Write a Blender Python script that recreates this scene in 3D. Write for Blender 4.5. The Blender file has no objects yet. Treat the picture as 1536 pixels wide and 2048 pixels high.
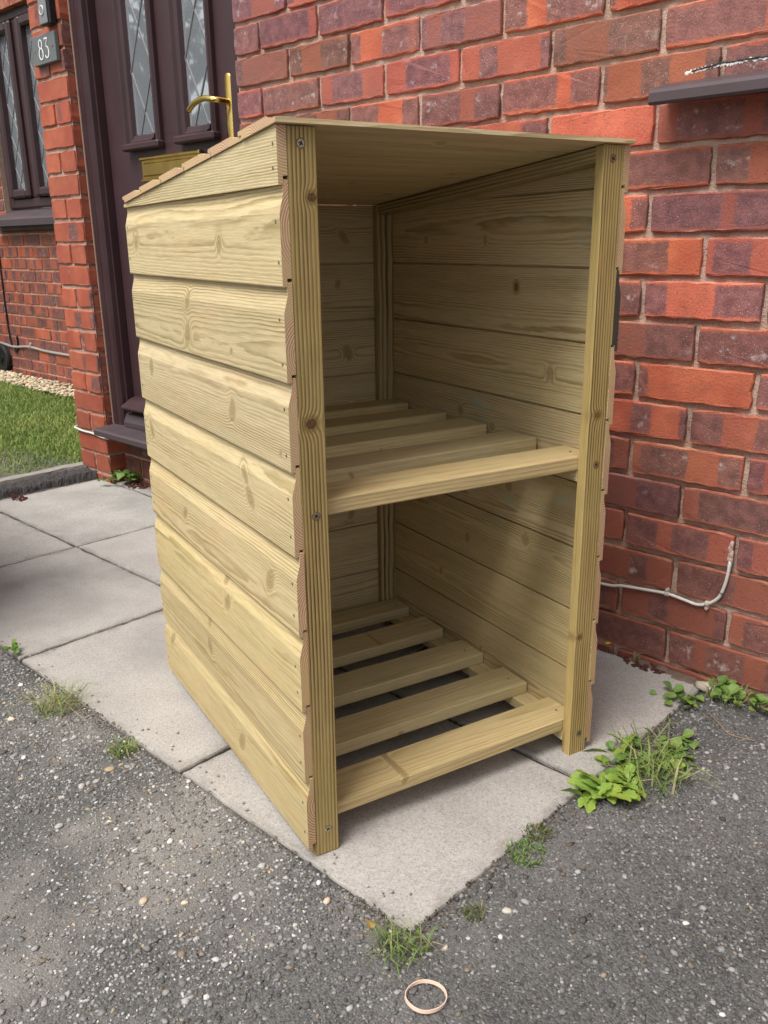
import bpy, math, random
import numpy as np
from mathutils import Vector, Matrix
random.seed(7); RNG = np.random.default_rng(7)
C = bpy.context.scene.collection
scene = bpy.context.scene

# ------------------------------------------------------------------ camera
CAM = Vector((0.1428, -1.5257, 0.8387)); YAW, PITCH, ROLL = -0.7649, 0.3048, -0.0125
fw = Vector((math.sin(YAW)*math.cos(PITCH), math.cos(YAW)*math.cos(PITCH), -math.sin(PITCH)))
rt = Vector((math.cos(YAW), -math.sin(YAW), 0)); up = rt.cross(fw)
r2 = math.cos(ROLL)*rt + math.sin(ROLL)*up; u2 = -math.sin(ROLL)*rt + math.cos(ROLL)*up
cd = bpy.data.cameras.new('camera'); cam = bpy.data.objects.new('camera', cd); C.objects.link(cam)
cam.matrix_world = Matrix(((r2.x, u2.x, -fw.x, CAM.x), (r2.y, u2.y, -fw.y, CAM.y), (r2.z, u2.z, -fw.z, CAM.z), (0, 0, 0, 1)))
cd.sensor_fit = 'VERTICAL'; cd.sensor_height = 36; cd.lens = 1720.4/2048*36; cd.clip_start = .02; cd.clip_end = 500
scene.camera = cam

# ------------------------------------------------------------------ world, sun, exposure
SUN_EL, SUN_AZ = math.radians(60), math.radians(182)     # azimuth from +Y clockwise
w = bpy.data.worlds.new('World'); scene.world = w; w.use_nodes = True
wn = w.node_tree; wn.nodes.clear()
sky = wn.nodes.new('ShaderNodeTexSky'); sky.sky_type = 'NISHITA'; sky.sun_disc = False
sky.sun_elevation = SUN_EL; sky.sun_rotation = SUN_AZ; sky.air_density = 1.0; sky.dust_density = 4.0; sky.ozone_density = 1.0
hs = wn.nodes.new('ShaderNodeHueSaturation'); hs.inputs['Saturation'].default_value = .22
bg = wn.nodes.new('ShaderNodeBackground'); bg.inputs['Strength'].default_value = .072
wo = wn.nodes.new('ShaderNodeOutputWorld')
wn.links.new(sky.outputs[0], hs.inputs['Color']); wn.links.new(hs.outputs[0], bg.inputs[0]); wn.links.new(bg.outputs[0], wo.inputs[0])
sl = bpy.data.lights.new('sun', 'SUN'); sl.energy = 1.5; sl.angle = math.radians(32); sl.color = (1, .96, .9)
so = bpy.data.objects.new('sun', sl); C.objects.link(so)
sd = Vector((math.sin(SUN_AZ)*math.cos(SUN_EL), math.cos(SUN_AZ)*math.cos(SUN_EL), math.sin(SUN_EL)))
so.rotation_euler = sd.to_track_quat('Z', 'Y').to_euler(); so.location = (0, -6, 8)
scene.view_settings.view_transform = 'Standard'; scene.view_settings.look = 'None'
scene.view_settings.gamma = 1; scene.view_settings.exposure = 1.12

# ------------------------------------------------------------------ node helpers
class NT:
    def __init__(s, name):
        s.mat = bpy.data.materials.new(name); s.mat.use_nodes = True
        s.t = s.mat.node_tree; s.b = s.t.nodes['Principled BSDF']
    def new(s, k): return s.t.nodes.new(k)
    def put(s, sock, v):
        if hasattr(v, 'is_output'): s.t.links.new(v, sock)
        elif v is not None:
            try: sock.default_value = v
            except Exception: sock.default_value = (v[0], v[1], v[2], 1)
    def m(s, op, a, b=None, c=None, clamp=False):
        n = s.new('ShaderNodeMath'); n.operation = op; n.use_clamp = clamp
        for i, v in enumerate((a, b, c)): s.put(n.inputs[i], v)
        return n.outputs[0]
    def v(s, op, a, b=None):
        n = s.new('ShaderNodeVectorMath'); n.operation = op; s.put(n.inputs[0], a); s.put(n.inputs[1], b); return n.outputs[0]
    def sep(s, a):
        n = s.new('ShaderNodeSeparateXYZ'); s.put(n.inputs[0], a); return n.outputs
    def comb(s, x, y, z):
        n = s.new('ShaderNodeCombineXYZ'); s.put(n.inputs[0], x); s.put(n.inputs[1], y); s.put(n.inputs[2], z); return n.outputs[0]
    def mix(s, f, a, b, mode='MIX'):
        n = s.new('ShaderNodeMix'); n.data_type = 'RGBA'; n.blend_type = mode
        s.put(n.inputs[0], f); s.put(n.inputs[6], tuple(a)+(1,) if isinstance(a, tuple) and len(a) == 3 else a)
        s.put(n.inputs[7], tuple(b)+(1,) if isinstance(b, tuple) and len(b) == 3 else b); return n.outputs[2]
    def noise(s, vec, scale=1., detail=2., rough=.5, dim='3D', w=None):
        n = s.new('ShaderNodeTexNoise'); n.noise_dimensions = dim
        if dim == '1D': s.put(n.inputs['W'], w)
        else: s.put(n.inputs['Vector'], vec)
        n.inputs['Scale'].default_value = scale; n.inputs['Detail'].default_value = detail; n.inputs['Roughness'].default_value = rough
        return n.outputs[0]
    def voro(s, vec, scale, feature='F1', out='Distance', rnd=1.):
        n = s.new('ShaderNodeTexVoronoi'); n.feature = feature; s.put(n.inputs['Vector'], vec); n.inputs['Scale'].default_value = scale
        n.inputs['Randomness'].default_value = rnd; return n.outputs[out]
    def mr(s, v, a, b, c=0., d=1., smooth=True):
        n = s.new('ShaderNodeMapRange'); n.interpolation_type = 'SMOOTHSTEP' if smooth else 'LINEAR'
        for i, x in enumerate((v, a, b, c, d)): s.put(n.inputs[i], x)
        return n.outputs[0]
    def obj(s, o='Object'): return s.new('ShaderNodeTexCoord').outputs[o]
    def pos(s): return s.new('ShaderNodeNewGeometry').outputs['Position']
    def rnd(s): return s.new('ShaderNodeObjectInfo').outputs['Random']
    def attr(s, name, vec=True):
        n = s.new('ShaderNodeAttribute'); n.attribute_type = 'OBJECT'; n.attribute_name = name; return n.outputs['Vector' if vec else 'Fac']
    def col(s, name):
        n = s.new('ShaderNodeAttribute'); n.attribute_type = 'GEOMETRY'; n.attribute_name = name; return n.outputs['Color']
    def bump(s, h, strength=.3, dist=.002, normal=None):
        n = s.new('ShaderNodeBump'); n.inputs['Strength'].default_value = strength; n.inputs['Distance'].default_value = dist
        s.put(n.inputs['Height'], h)
        if normal is not None: s.put(n.inputs['Normal'], normal)
        return n.outputs[0]
    def fin(s, col, rough=.7, spec=.35, normal=None, metal=0., **kw):
        s.put(s.b.inputs['Base Color'], tuple(col)+(1,) if isinstance(col, tuple) and len(col) == 3 else col)
        s.put(s.b.inputs['Roughness'], rough); s.put(s.b.inputs['Specular IOR Level'], spec); s.put(s.b.inputs['Metallic'], metal)
        if normal is not None: s.put(s.b.inputs['Normal'], normal)
        for k, v in kw.items(): s.put(s.b.inputs[k], v)
        return s.mat

# ------------------------------------------------------------------ materials
def wood(name, light, dark, period, contrast, endcol, warp=.02, fine=.003, green=.25, vmin=.12):
    n = NT(name); P = n.obj(); x, y, z = n.sep(P)[:3]; sd_ = n.rnd()
    qx = n.m('ADD', x, n.m('MULTIPLY', sd_, 37.)); qz = n.m('ADD', z, n.m('MULTIPLY', sd_, 11.))
    Q = n.comb(qx, y, qz)
    low = n.m('SUBTRACT', n.noise(n.v('MULTIPLY', Q, (1.1, 8, 8)), 1, 2), .5)
    fi = n.m('SUBTRACT', n.noise(n.v('MULTIPLY', Q, (14, 80, 80)), 1, 3), .5)
    py, pz = n.sep(n.attr('pith'))[:2]
    yy = n.m('SUBTRACT', y, py); zz = n.m('SUBTRACT', z, pz)
    r = n.m('SQRT', n.m('ADD', n.m('MULTIPLY', yy, yy), n.m('MULTIPLY', zz, zz)))
    r = n.m('ADD', r, n.m('ADD', n.m('MULTIPLY', low, warp), n.m('MULTIPLY', fi, fine)))
    core = None; halo = None
    for kk in ('k1', 'k2', 'k3'):
        kx, kz, ks = n.sep(n.attr(kk))[:3]
        s_ = n.m('ADD', ks, 1e-5)
        dx = n.m('ADD', n.m('SUBTRACT', x, kx), n.m('MULTIPLY', n.m('SUBTRACT', z, kz), n.attr('kshear', False))); dz = n.m('MULTIPLY', n.m('SUBTRACT', z, kz), n.attr('kasp', False))
        wob = n.m('MULTIPLY', fi, n.m('MULTIPLY', s_, .9))
        d = n.m('DIVIDE', n.m('ADD', n.m('SQRT', n.m('ADD', n.m('MULTIPLY', dx, dx), n.m('MULTIPLY', dz, dz))), wob), s_)
        g = n.m('EXPONENT', n.m('MULTIPLY', n.m('MULTIPLY', d, d), -.75))
        r = n.m('ADD', r, n.m('MULTIPLY', g, n.m('MULTIPLY', ks, .8)))
        c_ = n.mr(d, .50, .66, 1., 0.); h_ = n.m('MULTIPLY', n.mr(d, .55, .68, 0., 1.), n.mr(d, .72, 1.25, 1., 0.))
        core = c_ if core is None else n.m('MAXIMUM', core, c_); halo = h_ if halo is None else n.m('MAXIMUM', halo, h_)
    fr = n.m('FRACT', n.m('DIVIDE', r, period))
    ring = n.m('MULTIPLY', n.mr(fr, .2, .78, 0, 1), n.mr(fr, .86, 1., 1, 0))
    var = n.mr(n.noise(n.v('MULTIPLY', Q, (2.2, 38, 38)), 1, 3, .6), .34, .66, vmin, 1.)
    col = n.mix(n.m('MULTIPLY', n.m('MULTIPLY', ring, var), contrast), light, dark)
    big = n.noise(n.v('MULTIPLY', Q, (5, 22, 22)), 1, 3, .6)
    col = n.mix(n.mr(big, .4, .75, 0, green), col, (light[0]*.78, light[1]*.9, light[2]*.8))
    col = n.mix(n.mr(n.noise(n.v('MULTIPLY', Q, (7, 30, 30)), 1, 2), .55, .8, 0, .35), col, (light[0]*1.05, light[1]*.86, light[2]*.72))
    fib = n.noise(n.v('MULTIPLY', Q, (25, 520, 520)), 1, 2, .6)
    strk = n.noise(n.v('MULTIPLY', Q, (3.5, 170, 170)), 1, 3, .65)
    col = n.mix(n.mr(strk, .56, .72, 0, .42), col, (dark[0]*.9, dark[1]*.86, dark[2]*.85))
    col = n.mix(1., col, n.mr(fib, .2, .8, .80, 1.12, False), 'MULTIPLY')
    kcol = n.mix(n.noise(n.v('MULTIPLY', Q, (300, 300, 300)), 1, 2), (.20, .12, .06), (.05, .028, .018))
    dk = n.attr('kdark', False)
    col = n.mix(n.m('MULTIPLY', halo, n.m('ADD', .5, n.m('MULTIPLY', dk, .4))), col, (light[0]*.5, light[1]*.46, light[2]*.34))
    col = n.mix(n.m('MULTIPLY', core, dk), col, kcol)
    col = n.mix(n.m('MULTIPLY', core, n.m('SUBTRACT', .55, n.m('MULTIPLY', dk, .55))), col, (light[0]*.72, light[1]*.60, light[2]*.46))
    stn = n.m('MULTIPLY', n.m('MULTIPLY', n.attr('stain', False), n.mr(n.noise(n.v('MULTIPLY', Q, (14, 34, 34)), 1, 3, .6), .52, .66)), .45)
    col = n.mix(stn, col, (.42, .56, .44))
    en = n.m('ABSOLUTE', n.sep(n.obj('Normal'))[0])
    ec = n.mix(ring, endcol, (endcol[0]*.62, endcol[1]*.45, endcol[2]*.33))
    ec = n.mix(1., ec, n.mr(fib, .2, .8, .8, 1.1, False), 'MULTIPLY')
    ec = n.mix(n.mr(n.noise(n.v('MULTIPLY', Q, (9, 9, 9)), 1, 2), .45, .6, 0, .6), ec, (light[0]*.9, light[1]*.82, light[2]*.7))
    ec = n.mix(n.attr('endblack', False), ec, (.075, .066, .05))
    col = n.mix(n.mr(en, .6, .8), col, ec)
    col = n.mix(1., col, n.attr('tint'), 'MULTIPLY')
    h = n.m('ADD', n.m('MULTIPLY', ring, -.6), n.m('MULTIPLY', fib, .7))
    return n.fin(col, .72, .28, n.bump(h, .28, .0012))

WOODC = wood('cladding_softwood', (.71, .575, .345), (.36, .26, .115), .0030, .88, (.74, .53, .36), warp=.026)
WOODP = wood('post_softwood', (.50, .395, .205), (.12, .075, .025), .0050, 1., (.55, .42, .2), warp=.012, fine=.0016, green=.4, vmin=.45)
WOODS = wood('slat_softwood', (.62, .495, .27), (.40, .30, .14), .0050, .5, (.5, .4, .22), warp=.03, fine=.002, green=.35)
WOODR = wood('rough_slat_softwood', (.62, .475, .245), (.36, .25, .11), .0050, .6, (.5, .4, .22), warp=.03, fine=.002, green=.2)

def brickmat(name):
    n = NT(name); P = n.obj(); x, y, z = n.sep(P)[:3]; s = n.rnd()
    S3 = n.comb(n.m('MULTIPLY', s, 91.), n.m('MULTIPLY', s, 57.), n.m('MULTIPLY', s, 23.)); Q = n.v('ADD', P, S3)
    tone = n.attr('tone')          # x: 0 orange-red .. 1 purple brown, y: amount of dark bands, z: band phase
    t0, t1, t2 = n.sep(tone)[:3]
    red = n.mix(n.mr(n.noise(Q, 9, 2), .3, .7), (.40, .080, .042), (.52, .135, .070))
    base = n.mix(t0, red, (.22, .080, .062))
    base = n.mix(n.mr(n.noise(Q, 30, 3, .6), .35, .7, 0, .45), base, (.30, .085, .05))
    wob = n.m('MULTIPLY', n.m('SUBTRACT', n.noise(Q, 55, 4, .65), .5), .013)
    bx = n.m('ADD', n.m('ADD', x, wob), n.m('MULTIPLY', t2, 7.))
    band = n.noise(None, 10., 0., dim='1D', w=bx)
    bm = n.mr(band, n.m('SUBTRACT', .72, n.m('MULTIPLY', t1, .34)), n.m('SUBTRACT', .765, n.m('MULTIPLY', t1, .34)))
    za = n.m('ABSOLUTE', n.m('ADD', z, n.m('ADD', wob, n.m('MULTIPLY', n.m('SUBTRACT', s, .5), .004))))
    bm = n.m('MULTIPLY', bm, n.mr(za, .0225, .0305, 1, 0))
    dk = n.mix(n.mr(n.noise(Q, 45, 3), .3, .7), (.125, .054, .052), (.225, .092, .082))
    col = n.mix(n.m('MULTIPLY', bm, .9), base, dk)
    eff = n.m('MULTIPLY', n.mr(n.noise(Q, 38, 4, .65), .56, .72), n.m('MULTIPLY', n.mr(za, .014, .024, 1, 0), n.mr(s, .3, .6)))
    col = n.mix(n.m('MULTIPLY', eff, n.m('MULTIPLY', bm, .75)), col, (.50, .39, .38))
    pit = n.mr(n.noise(Q, 420, 2, .6), .30, .40, 1, 0)
    col = n.mix(n.m('MULTIPLY', pit, .65), col, (.07, .03, .026))
    fl = n.mr(n.noise(Q, 620, 1, .5), .68, .74)
    col = n.mix(n.m('MULTIPLY', fl, n.m('ADD', .18, n.m('MULTIPLY', bm, .6))), col, (.62, .5, .46))
    # pale mortar smear along the arrises
    sm = n.m('MULTIPLY', n.mr(za, .0275, .0325), n.mr(n.noise(Q, 26, 3), .42, .62))
    col = n.mix(n.m('MULTIPLY', sm, .4), col, (.52, .27, .19))
    col = n.mix(1., col, n.attr('tint'), 'MULTIPLY')
    h = n.m('ADD', n.m('ADD', n.m('MULTIPLY', n.noise(Q, 240, 3, .6), .8), n.m('MULTIPLY', n.noise(Q, 40, 3), .8)), n.m('MULTIPLY', pit, -.5))
    return n.fin(col, n.m('SUBTRACT', .74, n.m('MULTIPLY', bm, .18)), .4, n.bump(h, .5, .003))
BRICK = brickmat('fired_brick')

def simple(name, c, rough=.6, spec=.4, var=.15, scale=20, bump=0., bscale=200, metal=0., **kw):
    n = NT(name); P = n.obj()
    f = n.noise(P, scale, 4, .6)
    col = n.mix(f, tuple(v*(1-var) for v in c), tuple(min(1, v*(1+var)) for v in c))
    nm = n.bump(n.noise(P, bscale, 3), bump, .002) if bump else None
    return n.fin(col, n.mr(n.noise(P, scale*2, 2), .3, .7, rough*.85, min(1, rough*1.12)), spec, nm, metal, **kw)

def mortarmat():
    n = NT('mortar'); P = n.pos()
    col = n.mix(n.noise(P, 14, 4, .6), (.42, .285, .225), (.58, .43, .345))
    col = n.mix(n.mr(n.noise(P, 160, 3), .55, .75, 0, .5), col, (.30, .18, .13))
    col = n.mix(n.mr(n.noise(P, 5, 3), .58, .72, 0, .55), col, (.20, .12, .085))
    h = n.m('ADD', n.noise(P, 300, 3, .6), n.m('MULTIPLY', n.noise(P, 70, 3), 1.2))
    return n.fin(col, .9, .2, n.bump(h, .8, .004))
MORTAR = mortarmat()

def slabmat():
    n = NT('concrete_slab'); P = n.pos(); s = n.rnd()
    Q = n.v('ADD', P, n.comb(n.m('MULTIPLY', s, 31.), n.m('MULTIPLY', s, 17.), 0.))
    col = n.mix(n.mr(n.noise(Q, 6, 4, .6), .3, .7), (.335, .32, .298), (.43, .412, .384))
    col = n.mix(n.mr(s, 0, 1, 0, .3), col, (.42, .37, .35))
    sp_ = n.noise(Q, 330, 2, .7)
    col = n.mix(n.mr(sp_, .52, .68, 0, .5), col, (.56, .53, .505))
    col = n.mix(n.mr(sp_, .46, .33, 0, .6), col, (.19, .178, .168))
    col = n.mix(n.mr(n.noise(Q, 120, 3, .6), .56, .70, 0, .45), col, (.24, .22, .21))
    # damp grey stain with its own outline
    col = n.mix(n.mr(n.noise(Q, 2.6, 4, .65), .48, .70, 0, .48), col, (.23, .222, .205))
    gx_, gy_ = n.sep(n.obj('Generated'))[:2]
    ed = n.m('MINIMUM', n.m('MINIMUM', gx_, n.m('SUBTRACT', 1., gx_)), n.m('MINIMUM', gy_, n.m('SUBTRACT', 1., gy_)))
    ed = n.m('SUBTRACT', ed, n.m('MULTIPLY', n.m('SUBTRACT', n.noise(Q, 14, 4, .65), .42), .16))
    col = n.mix(n.mr(ed, -.02, .03, .42, 0), col, (.17, .155, .135))
    scr = n.noise(n.v('MULTIPLY', Q, (60, 260, 1)), 1, 1, .5)
    col = n.mix(n.mr(scr, .70, .76, 0, .35), col, (.66, .64, .62))
    h = n.m('ADD', sp_, n.m('MULTIPLY', n.noise(Q, 90, 3), .8))
    return n.fin(col, .86, .25, n.bump(h, .5, .0016))
SLAB = slabmat()

def asphaltmat():
    n = NT('worn_asphalt'); P = n.pos()
    c1 = n.voro(P, 330, out='Color'); d1 = n.voro(P, 330)
    cr = n.sep(c1)[0]
    col = n.mix(n.mr(cr, .0, .85, 0, 1, False), (.055, .0545, .0535), (.135, .134, .131))
    col = n.mix(n.mr(cr, .965, .985), col, (.30, .295, .285))
    col = n.mix(1., col, n.mr(n.noise(P, 2.2, 4, .6), .3, .7, .78, 1.2, False), 'MULTIPLY')
    f = n.noise(P, 700, 2)
    col = n.mix(n.mr(f, .58, .75, 0, .6), col, (.26, .25, .24))
    x, y, z = n.sep(P)[:3]
    dust = n.m('MULTIPLY', n.mr(n.noise(P, 3.2, 4, .6), .40, .66), n.mr(n.m('ADD', x, n.m('MULTIPLY', n.noise(P, 4, 3), .5)), -.9, .05, 1., .12))
    col = n.mix(n.m('MULTIPLY', dust, .9), col, n.mix(n.noise(P, 60, 3), (.24, .222, .205), (.35, .325, .30)))
    h = n.m('ADD', n.m('MULTIPLY', d1, -1.6), n.m('ADD', n.m('MULTIPLY', f, .4), n.m('MULTIPLY', n.noise(P, 60, 3), 1.)))
    return n.fin(col, .85, .3, n.bump(h, .5, .002))
ASPH = asphaltmat()
def colattr(name, rough=.7, spec=.3, bump=.3, bs=500, **kw):
    n = NT(name); P = n.pos()
    c = n.mix(1., n.col('Col'), n.mr(n.noise(P, bs, 3, .6), .25, .75, .72, 1.2, False), 'MULTIPLY')
    return n.fin(c, rough, spec, n.bump(n.noise(P, bs, 2), bump, .001) if bump else None, **kw)
STONE = colattr('loose_stone')
def leafmat(name, c, sub=.25):
    n = NT(name); P = n.obj(); s = n.rnd()
    col = n.mix(n.noise(P, 60, 3), tuple(v*.75 for v in c), tuple(v*1.2 for v in c))
    col = n.mix(n.mr(s, .2, 1, 0, .6), col, (c[0]*1.35, c[1]*1.08, c[2]*.8))
    col = n.mix(n.mr(s, .3, 0, 0, .6), col, (c[0]*.5, c[1]*.62, c[2]*.7))
    col = n.mix(n.mr(n.noise(n.v('ADD', P, n.comb(n.m('MULTIPLY', s, 9.), 0., 0.)), 90, 3), .60, .72, 0, .5), col, (.26, .20, .07))
    y = n.m('ABSOLUTE', n.sep(P)[1])
    col = n.mix(n.mr(y, .0004, .0014, .5, 0), col, (c[0]*1.8, c[1]*1.5, c[2]*1.8))
    n.fin(col, .5, .4, n.bump(n.noise(P, 350, 3), .3, .001))
    tr = n.new('ShaderNodeBsdfTranslucent'); n.put(tr.inputs[0], col)
    mx = n.new('ShaderNodeMixShader'); mx.inputs[0].default_value = sub
    o = n.t.nodes['Material Output']; n.t.links.new(n.b.outputs[0], mx.inputs[1]); n.t.links.new(tr.outputs[0], mx.inputs[2]); n.t.links.new(mx.outputs[0], o.inputs[0])
    return n.mat
LEAF = leafmat('dandelion_leaf', (.25, .39, .07)); LEAF2 = leafmat('dark_weed_leaf', (.16, .28, .065))
def grassmat(name):
    n = NT(name); c = n.col('Col'); n.fin(c, .55, .35)
    tr = n.new('ShaderNodeBsdfTranslucent'); n.put(tr.inputs[0], c)
    mx = n.new('ShaderNodeMixShader'); mx.inputs[0].default_value = .25
    o = n.t.nodes['Material Output']; n.t.links.new(n.b.outputs[0], mx.inputs[1]); n.t.links.new(tr.outputs[0], mx.inputs[2]); n.t.links.new(mx.outputs[0], o.inputs[0])
    return n.mat
GRASS = grassmat('grass_blades')
UPVC = simple('brown_upvc', (.052, .026, .030), .42, .45, .18, 6, .05, 300)
UPVCG = simple('grey_brown_upvc', (.075, .055, .062), .5, .4, .2, 9, .1, 200)
def glassmat():
    n = NT('window_glass'); 
    return n.fin((.30, .335, .37), .03, 1., n.bump(n.noise(n.obj(), 14, 2), .06, .004), 0., **{'Coat Weight': 1., 'Coat Roughness': .02, 'IOR': 2.4, 'Coat IOR': 2.8})  # pale bluish base paints part of the sky reflection into the colour
GLASS = glassmat()
LEAD = simple('lead_came', (.20, .20, .21), .5, .5, .1, 50, metal=.3)
BRASS = simple('polished_brass', (.72, .50, .15), .26, .5, .06, 10, metal=1.)
SLATE = simple('slate', (.15, .165, .17), .7, .3, .12, 40, .15, 120)
PAINT = simple('white_paint', (.82, .82, .8), .6, .3, .03, 20)
BLACKP = simple('black_plastic', (.016, .016, .018), .38, .45, .1, 20)
RUBBER = simple('black_rubber', (.022, .022, .023), .75, .3, .15, 40, .1, 150)
GREYP = simple('grey_plastic', (.22, .23, .245), .4, .45, .06, 20)
CABLE = simple('white_cable', (.62, .60, .56), .5, .4, .12, 30)
CABLEG = simple('grey_cable', (.30, .28, .26), .6, .35, .15, 30)
STEEL = simple('zinc_steel', (.50, .43, .30), .38, .5, .12, 300, metal=.9)
NAIL = simple('nail_steel', (.24, .24, .24), .45, .5, .2, 300, metal=.7)
SOIL = simple('dark_soil', (.045, .034, .026), .95, .1, .4, 60, .5, 200)
LAWN = simple('lawn_soil', (.09, .13, .035), .95, .1, .4, 30, .4, 100)
KERB = simple('tar_kerb', (.062, .058, .058), .9, .25, .45, 90, .9, 160)
CONC = simple('edging_concrete', (.30, .29, .26), .9, .2, .2, 40, .4, 200)
BAND = simple('tan_rubber', (.74, .54, .42), .6, .3, .08, 60)
MOSS = simple('dry_moss', (.085, .035, .028), .95, .1, .4, 120, .6, 300)
PALE = simple('broken_mortar', (.52, .46, .38), .9, .2, .25, 60, .6, 200)
BARK = simple('tree_bark', (.09, .07, .055), .9, .2, .3, 12, .5, 30)
CARP = simple('car_paint', (.03, .032, .036), .25, .5, .05, 4, **{'Coat Weight': .8})
RED = simple('red_lens', (.35, .02, .02), .2, .5, .05, 10)

# ------------------------------------------------------------------ mesh helpers
def link(name, me, mat, parent=None, loc=None, mw=None):
    o = bpy.data.objects.new(name, me); C.objects.link(o)
    if mat is not None and len(me.materials) == 0: me.materials.append(mat)
    if parent is not None: o.parent = parent
    if mw is not None: o.matrix_local = mw
    elif loc is not None: o.location = loc
    return o
def mesh(name, vs, fs, smooth=False):
    me = bpy.data.meshes.new(name); me.from_pydata([tuple(v) for v in vs], [], fs); me.update()
    if smooth: me.polygons.foreach_set('use_smooth', [True]*len(me.polygons))
    return me
def tag(o, label=None, cat=None, group=None, kind=None):
    for k, v in (('label', label), ('category', cat), ('group', group), ('kind', kind)):
        if v: o[k] = v
    return o
def empty(name, loc=(0, 0, 0), rz=0., parent=None):
    o = bpy.data.objects.new(name, None); C.objects.link(o); o.location = loc; o.rotation_euler = (0, 0, rz); o.empty_display_size = .05
    if parent is not None: o.parent = parent
    return o
def basis(o, x, y, z):
    x, y, z = Vector(x), Vector(y), Vector(z)
    return Matrix(((x.x, y.x, z.x, o[0]), (x.y, y.y, z.y, o[1]), (x.z, y.z, z.z, o[2]), (0, 0, 0, 1)))
def cbox(x0, x1, y0, y1, z0, z1, c=.001):
    """chamfered box: verts, faces"""
    lo = (x0, y0, z0); hi = (x1, y1, z1); c = min(c, .45*min(hi[i]-lo[i] for i in range(3)))
    vs = []; idx = {}
    for sx in (0, 1):
        for sy in (0, 1):
            for sz in (0, 1):
                s = (sx, sy, sz); p = [hi[i] if s[i] else lo[i] for i in range(3)]
                q = [p[i] + (-c if s[i] else c) for i in range(3)]
                for ax in range(3):
                    v = list(q); v[ax] = p[ax]; idx[(s, ax)] = len(vs); vs.append(v)
    fs = []
    def S(ax, val, a, b):
        s = [0, 0, 0]; s[ax] = val; o = [i for i in range(3) if i != ax]; s[o[0]] = a; s[o[1]] = b; return tuple(s)
    for ax in range(3):
        for val in (0, 1):
            f = [idx[(S(ax, val, a, b), ax)] for a, b in ((0, 0), (1, 0), (1, 1), (0, 1))]; fs.append(f)
    for ax in range(3):
        o = [i for i in range(3) if i != ax]
        for a in (0, 1):
            for b in (0, 1):
                s0 = [0, 0, 0]; s0[o[0]] = a; s0[o[1]] = b; s1 = list(s0); s1[ax] = 1; s0, s1 = tuple(s0), tuple(s1)
                fs.append([idx[(s0, o[0])], idx[(s1, o[0])], idx[(s1, o[1])], idx[(s0, o[1])]])
    for s in [(a, b, c_) for a in (0, 1) for b in (0, 1) for c_ in (0, 1)]: fs.append([idx[(s, 0)], idx[(s, 1)], idx[(s, 2)]])
    ctr = Vector(((x0+x1)/2, (y0+y1)/2, (z0+z1)/2)); out = []
    for f in fs:
        p = [Vector(vs[i]) for i in f]; nrm = (p[1]-p[0]).cross(p[2]-p[0]); m_ = sum(p, Vector())/len(p)
        out.append(f if nrm.dot(m_-ctr) > 0 else f[::-1])
    return vs, out
class MB:
    def __init__(s): s.v = []; s.f = []
    def add(s, vf, mw=None):
        k = len(s.v); s.v += [tuple(mw @ Vector(p)) if mw is not None else tuple(p) for p in vf[0]]; s.f += [[i+k for i in f] for f in vf[1]]; return s
    def box(s, *a, **k): return s.add(cbox(*a, **k))
    def build(s, name, mat, parent=None, smooth=False, loc=None, mw=None): return link(name, mesh(name, s.v, s.f, smooth), mat, parent, loc, mw)
def prism(prof, x0, x1, nx=1, fn=None):
    """extrude closed profile [(y,z)] along x; fn(x,y,z)->(x,y,z)"""
    n = len(prof); vs = []; fs = []
    for i in range(nx+1):
        x = x0+(x1-x0)*i/nx
        for (y, z) in prof: vs.append(fn(x, y, z) if fn else (x, y, z))
    ar = sum(prof[i][0]*prof[(i+1) % n][1]-prof[(i+1) % n][0]*prof[i][1] for i in range(n))
    for i in range(nx):
        for j in range(n):
            a, b, c, d = i*n+j, i*n+(j+1) % n, (i+1)*n+(j+1) % n, (i+1)*n+j
            fs.append([d, c, b, a] if ar > 0 else [a, b, c, d])
    c0 = list(range(n)); c1 = [nx*n+j for j in range(n)]
    fs.append(c0[::-1] if ar > 0 else c0); fs.append(c1 if ar > 0 else c1[::-1])
    return vs, fs
def tube(pts, r, seg=8, r2=None, cap=True):
    pts = [Vector(p) for p in pts]; vs = []; fs = []; n = len(pts)
    up_ = Vector((0, 0, 1))
    for i, p in enumerate(pts):
        t = (pts[min(i+1, n-1)]-pts[max(i-1, 0)]).normalized()
        a = t.cross(up_ if abs(t.z) < .95 else Vector((1, 0, 0))).normalized(); b = a.cross(t).normalized()
        rr = r if r2 is None else r+(r2-r)*i/(n-1)
        if isinstance(rr, (list, tuple)): rr = rr[i]
        for k in range(seg):
            an = 2*math.pi*k/seg; vs.append(p+a*rr*math.cos(an)+b*rr*math.sin(an))
    for i in range(n-1):
        for k in range(seg): fs.append([i*seg+k, i*seg+(k+1) % seg, (i+1)*seg+(k+1) % seg, (i+1)*seg+k])
    if cap: fs.append(list(range(seg))[::-1]); fs.append([(n-1)*seg+k for k in range(seg)])
    return vs, fs
def spline(pts, n=6):
    P = [Vector(p) for p in pts]; out = []
    for i in range(len(P)-1):
        p0, p1, p2, p3 = P[max(i-1, 0)], P[i], P[i+1], P[min(i+2, len(P)-1)]
        for k in range(n):
            t = k/n; out.append(.5*((2*p1)+(p2-p0)*t+(2*p0-5*p1+4*p2-p3)*t*t+(3*p1-p0-3*p2+p3)*t**3))
    out.append(P[-1]); return out
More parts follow.
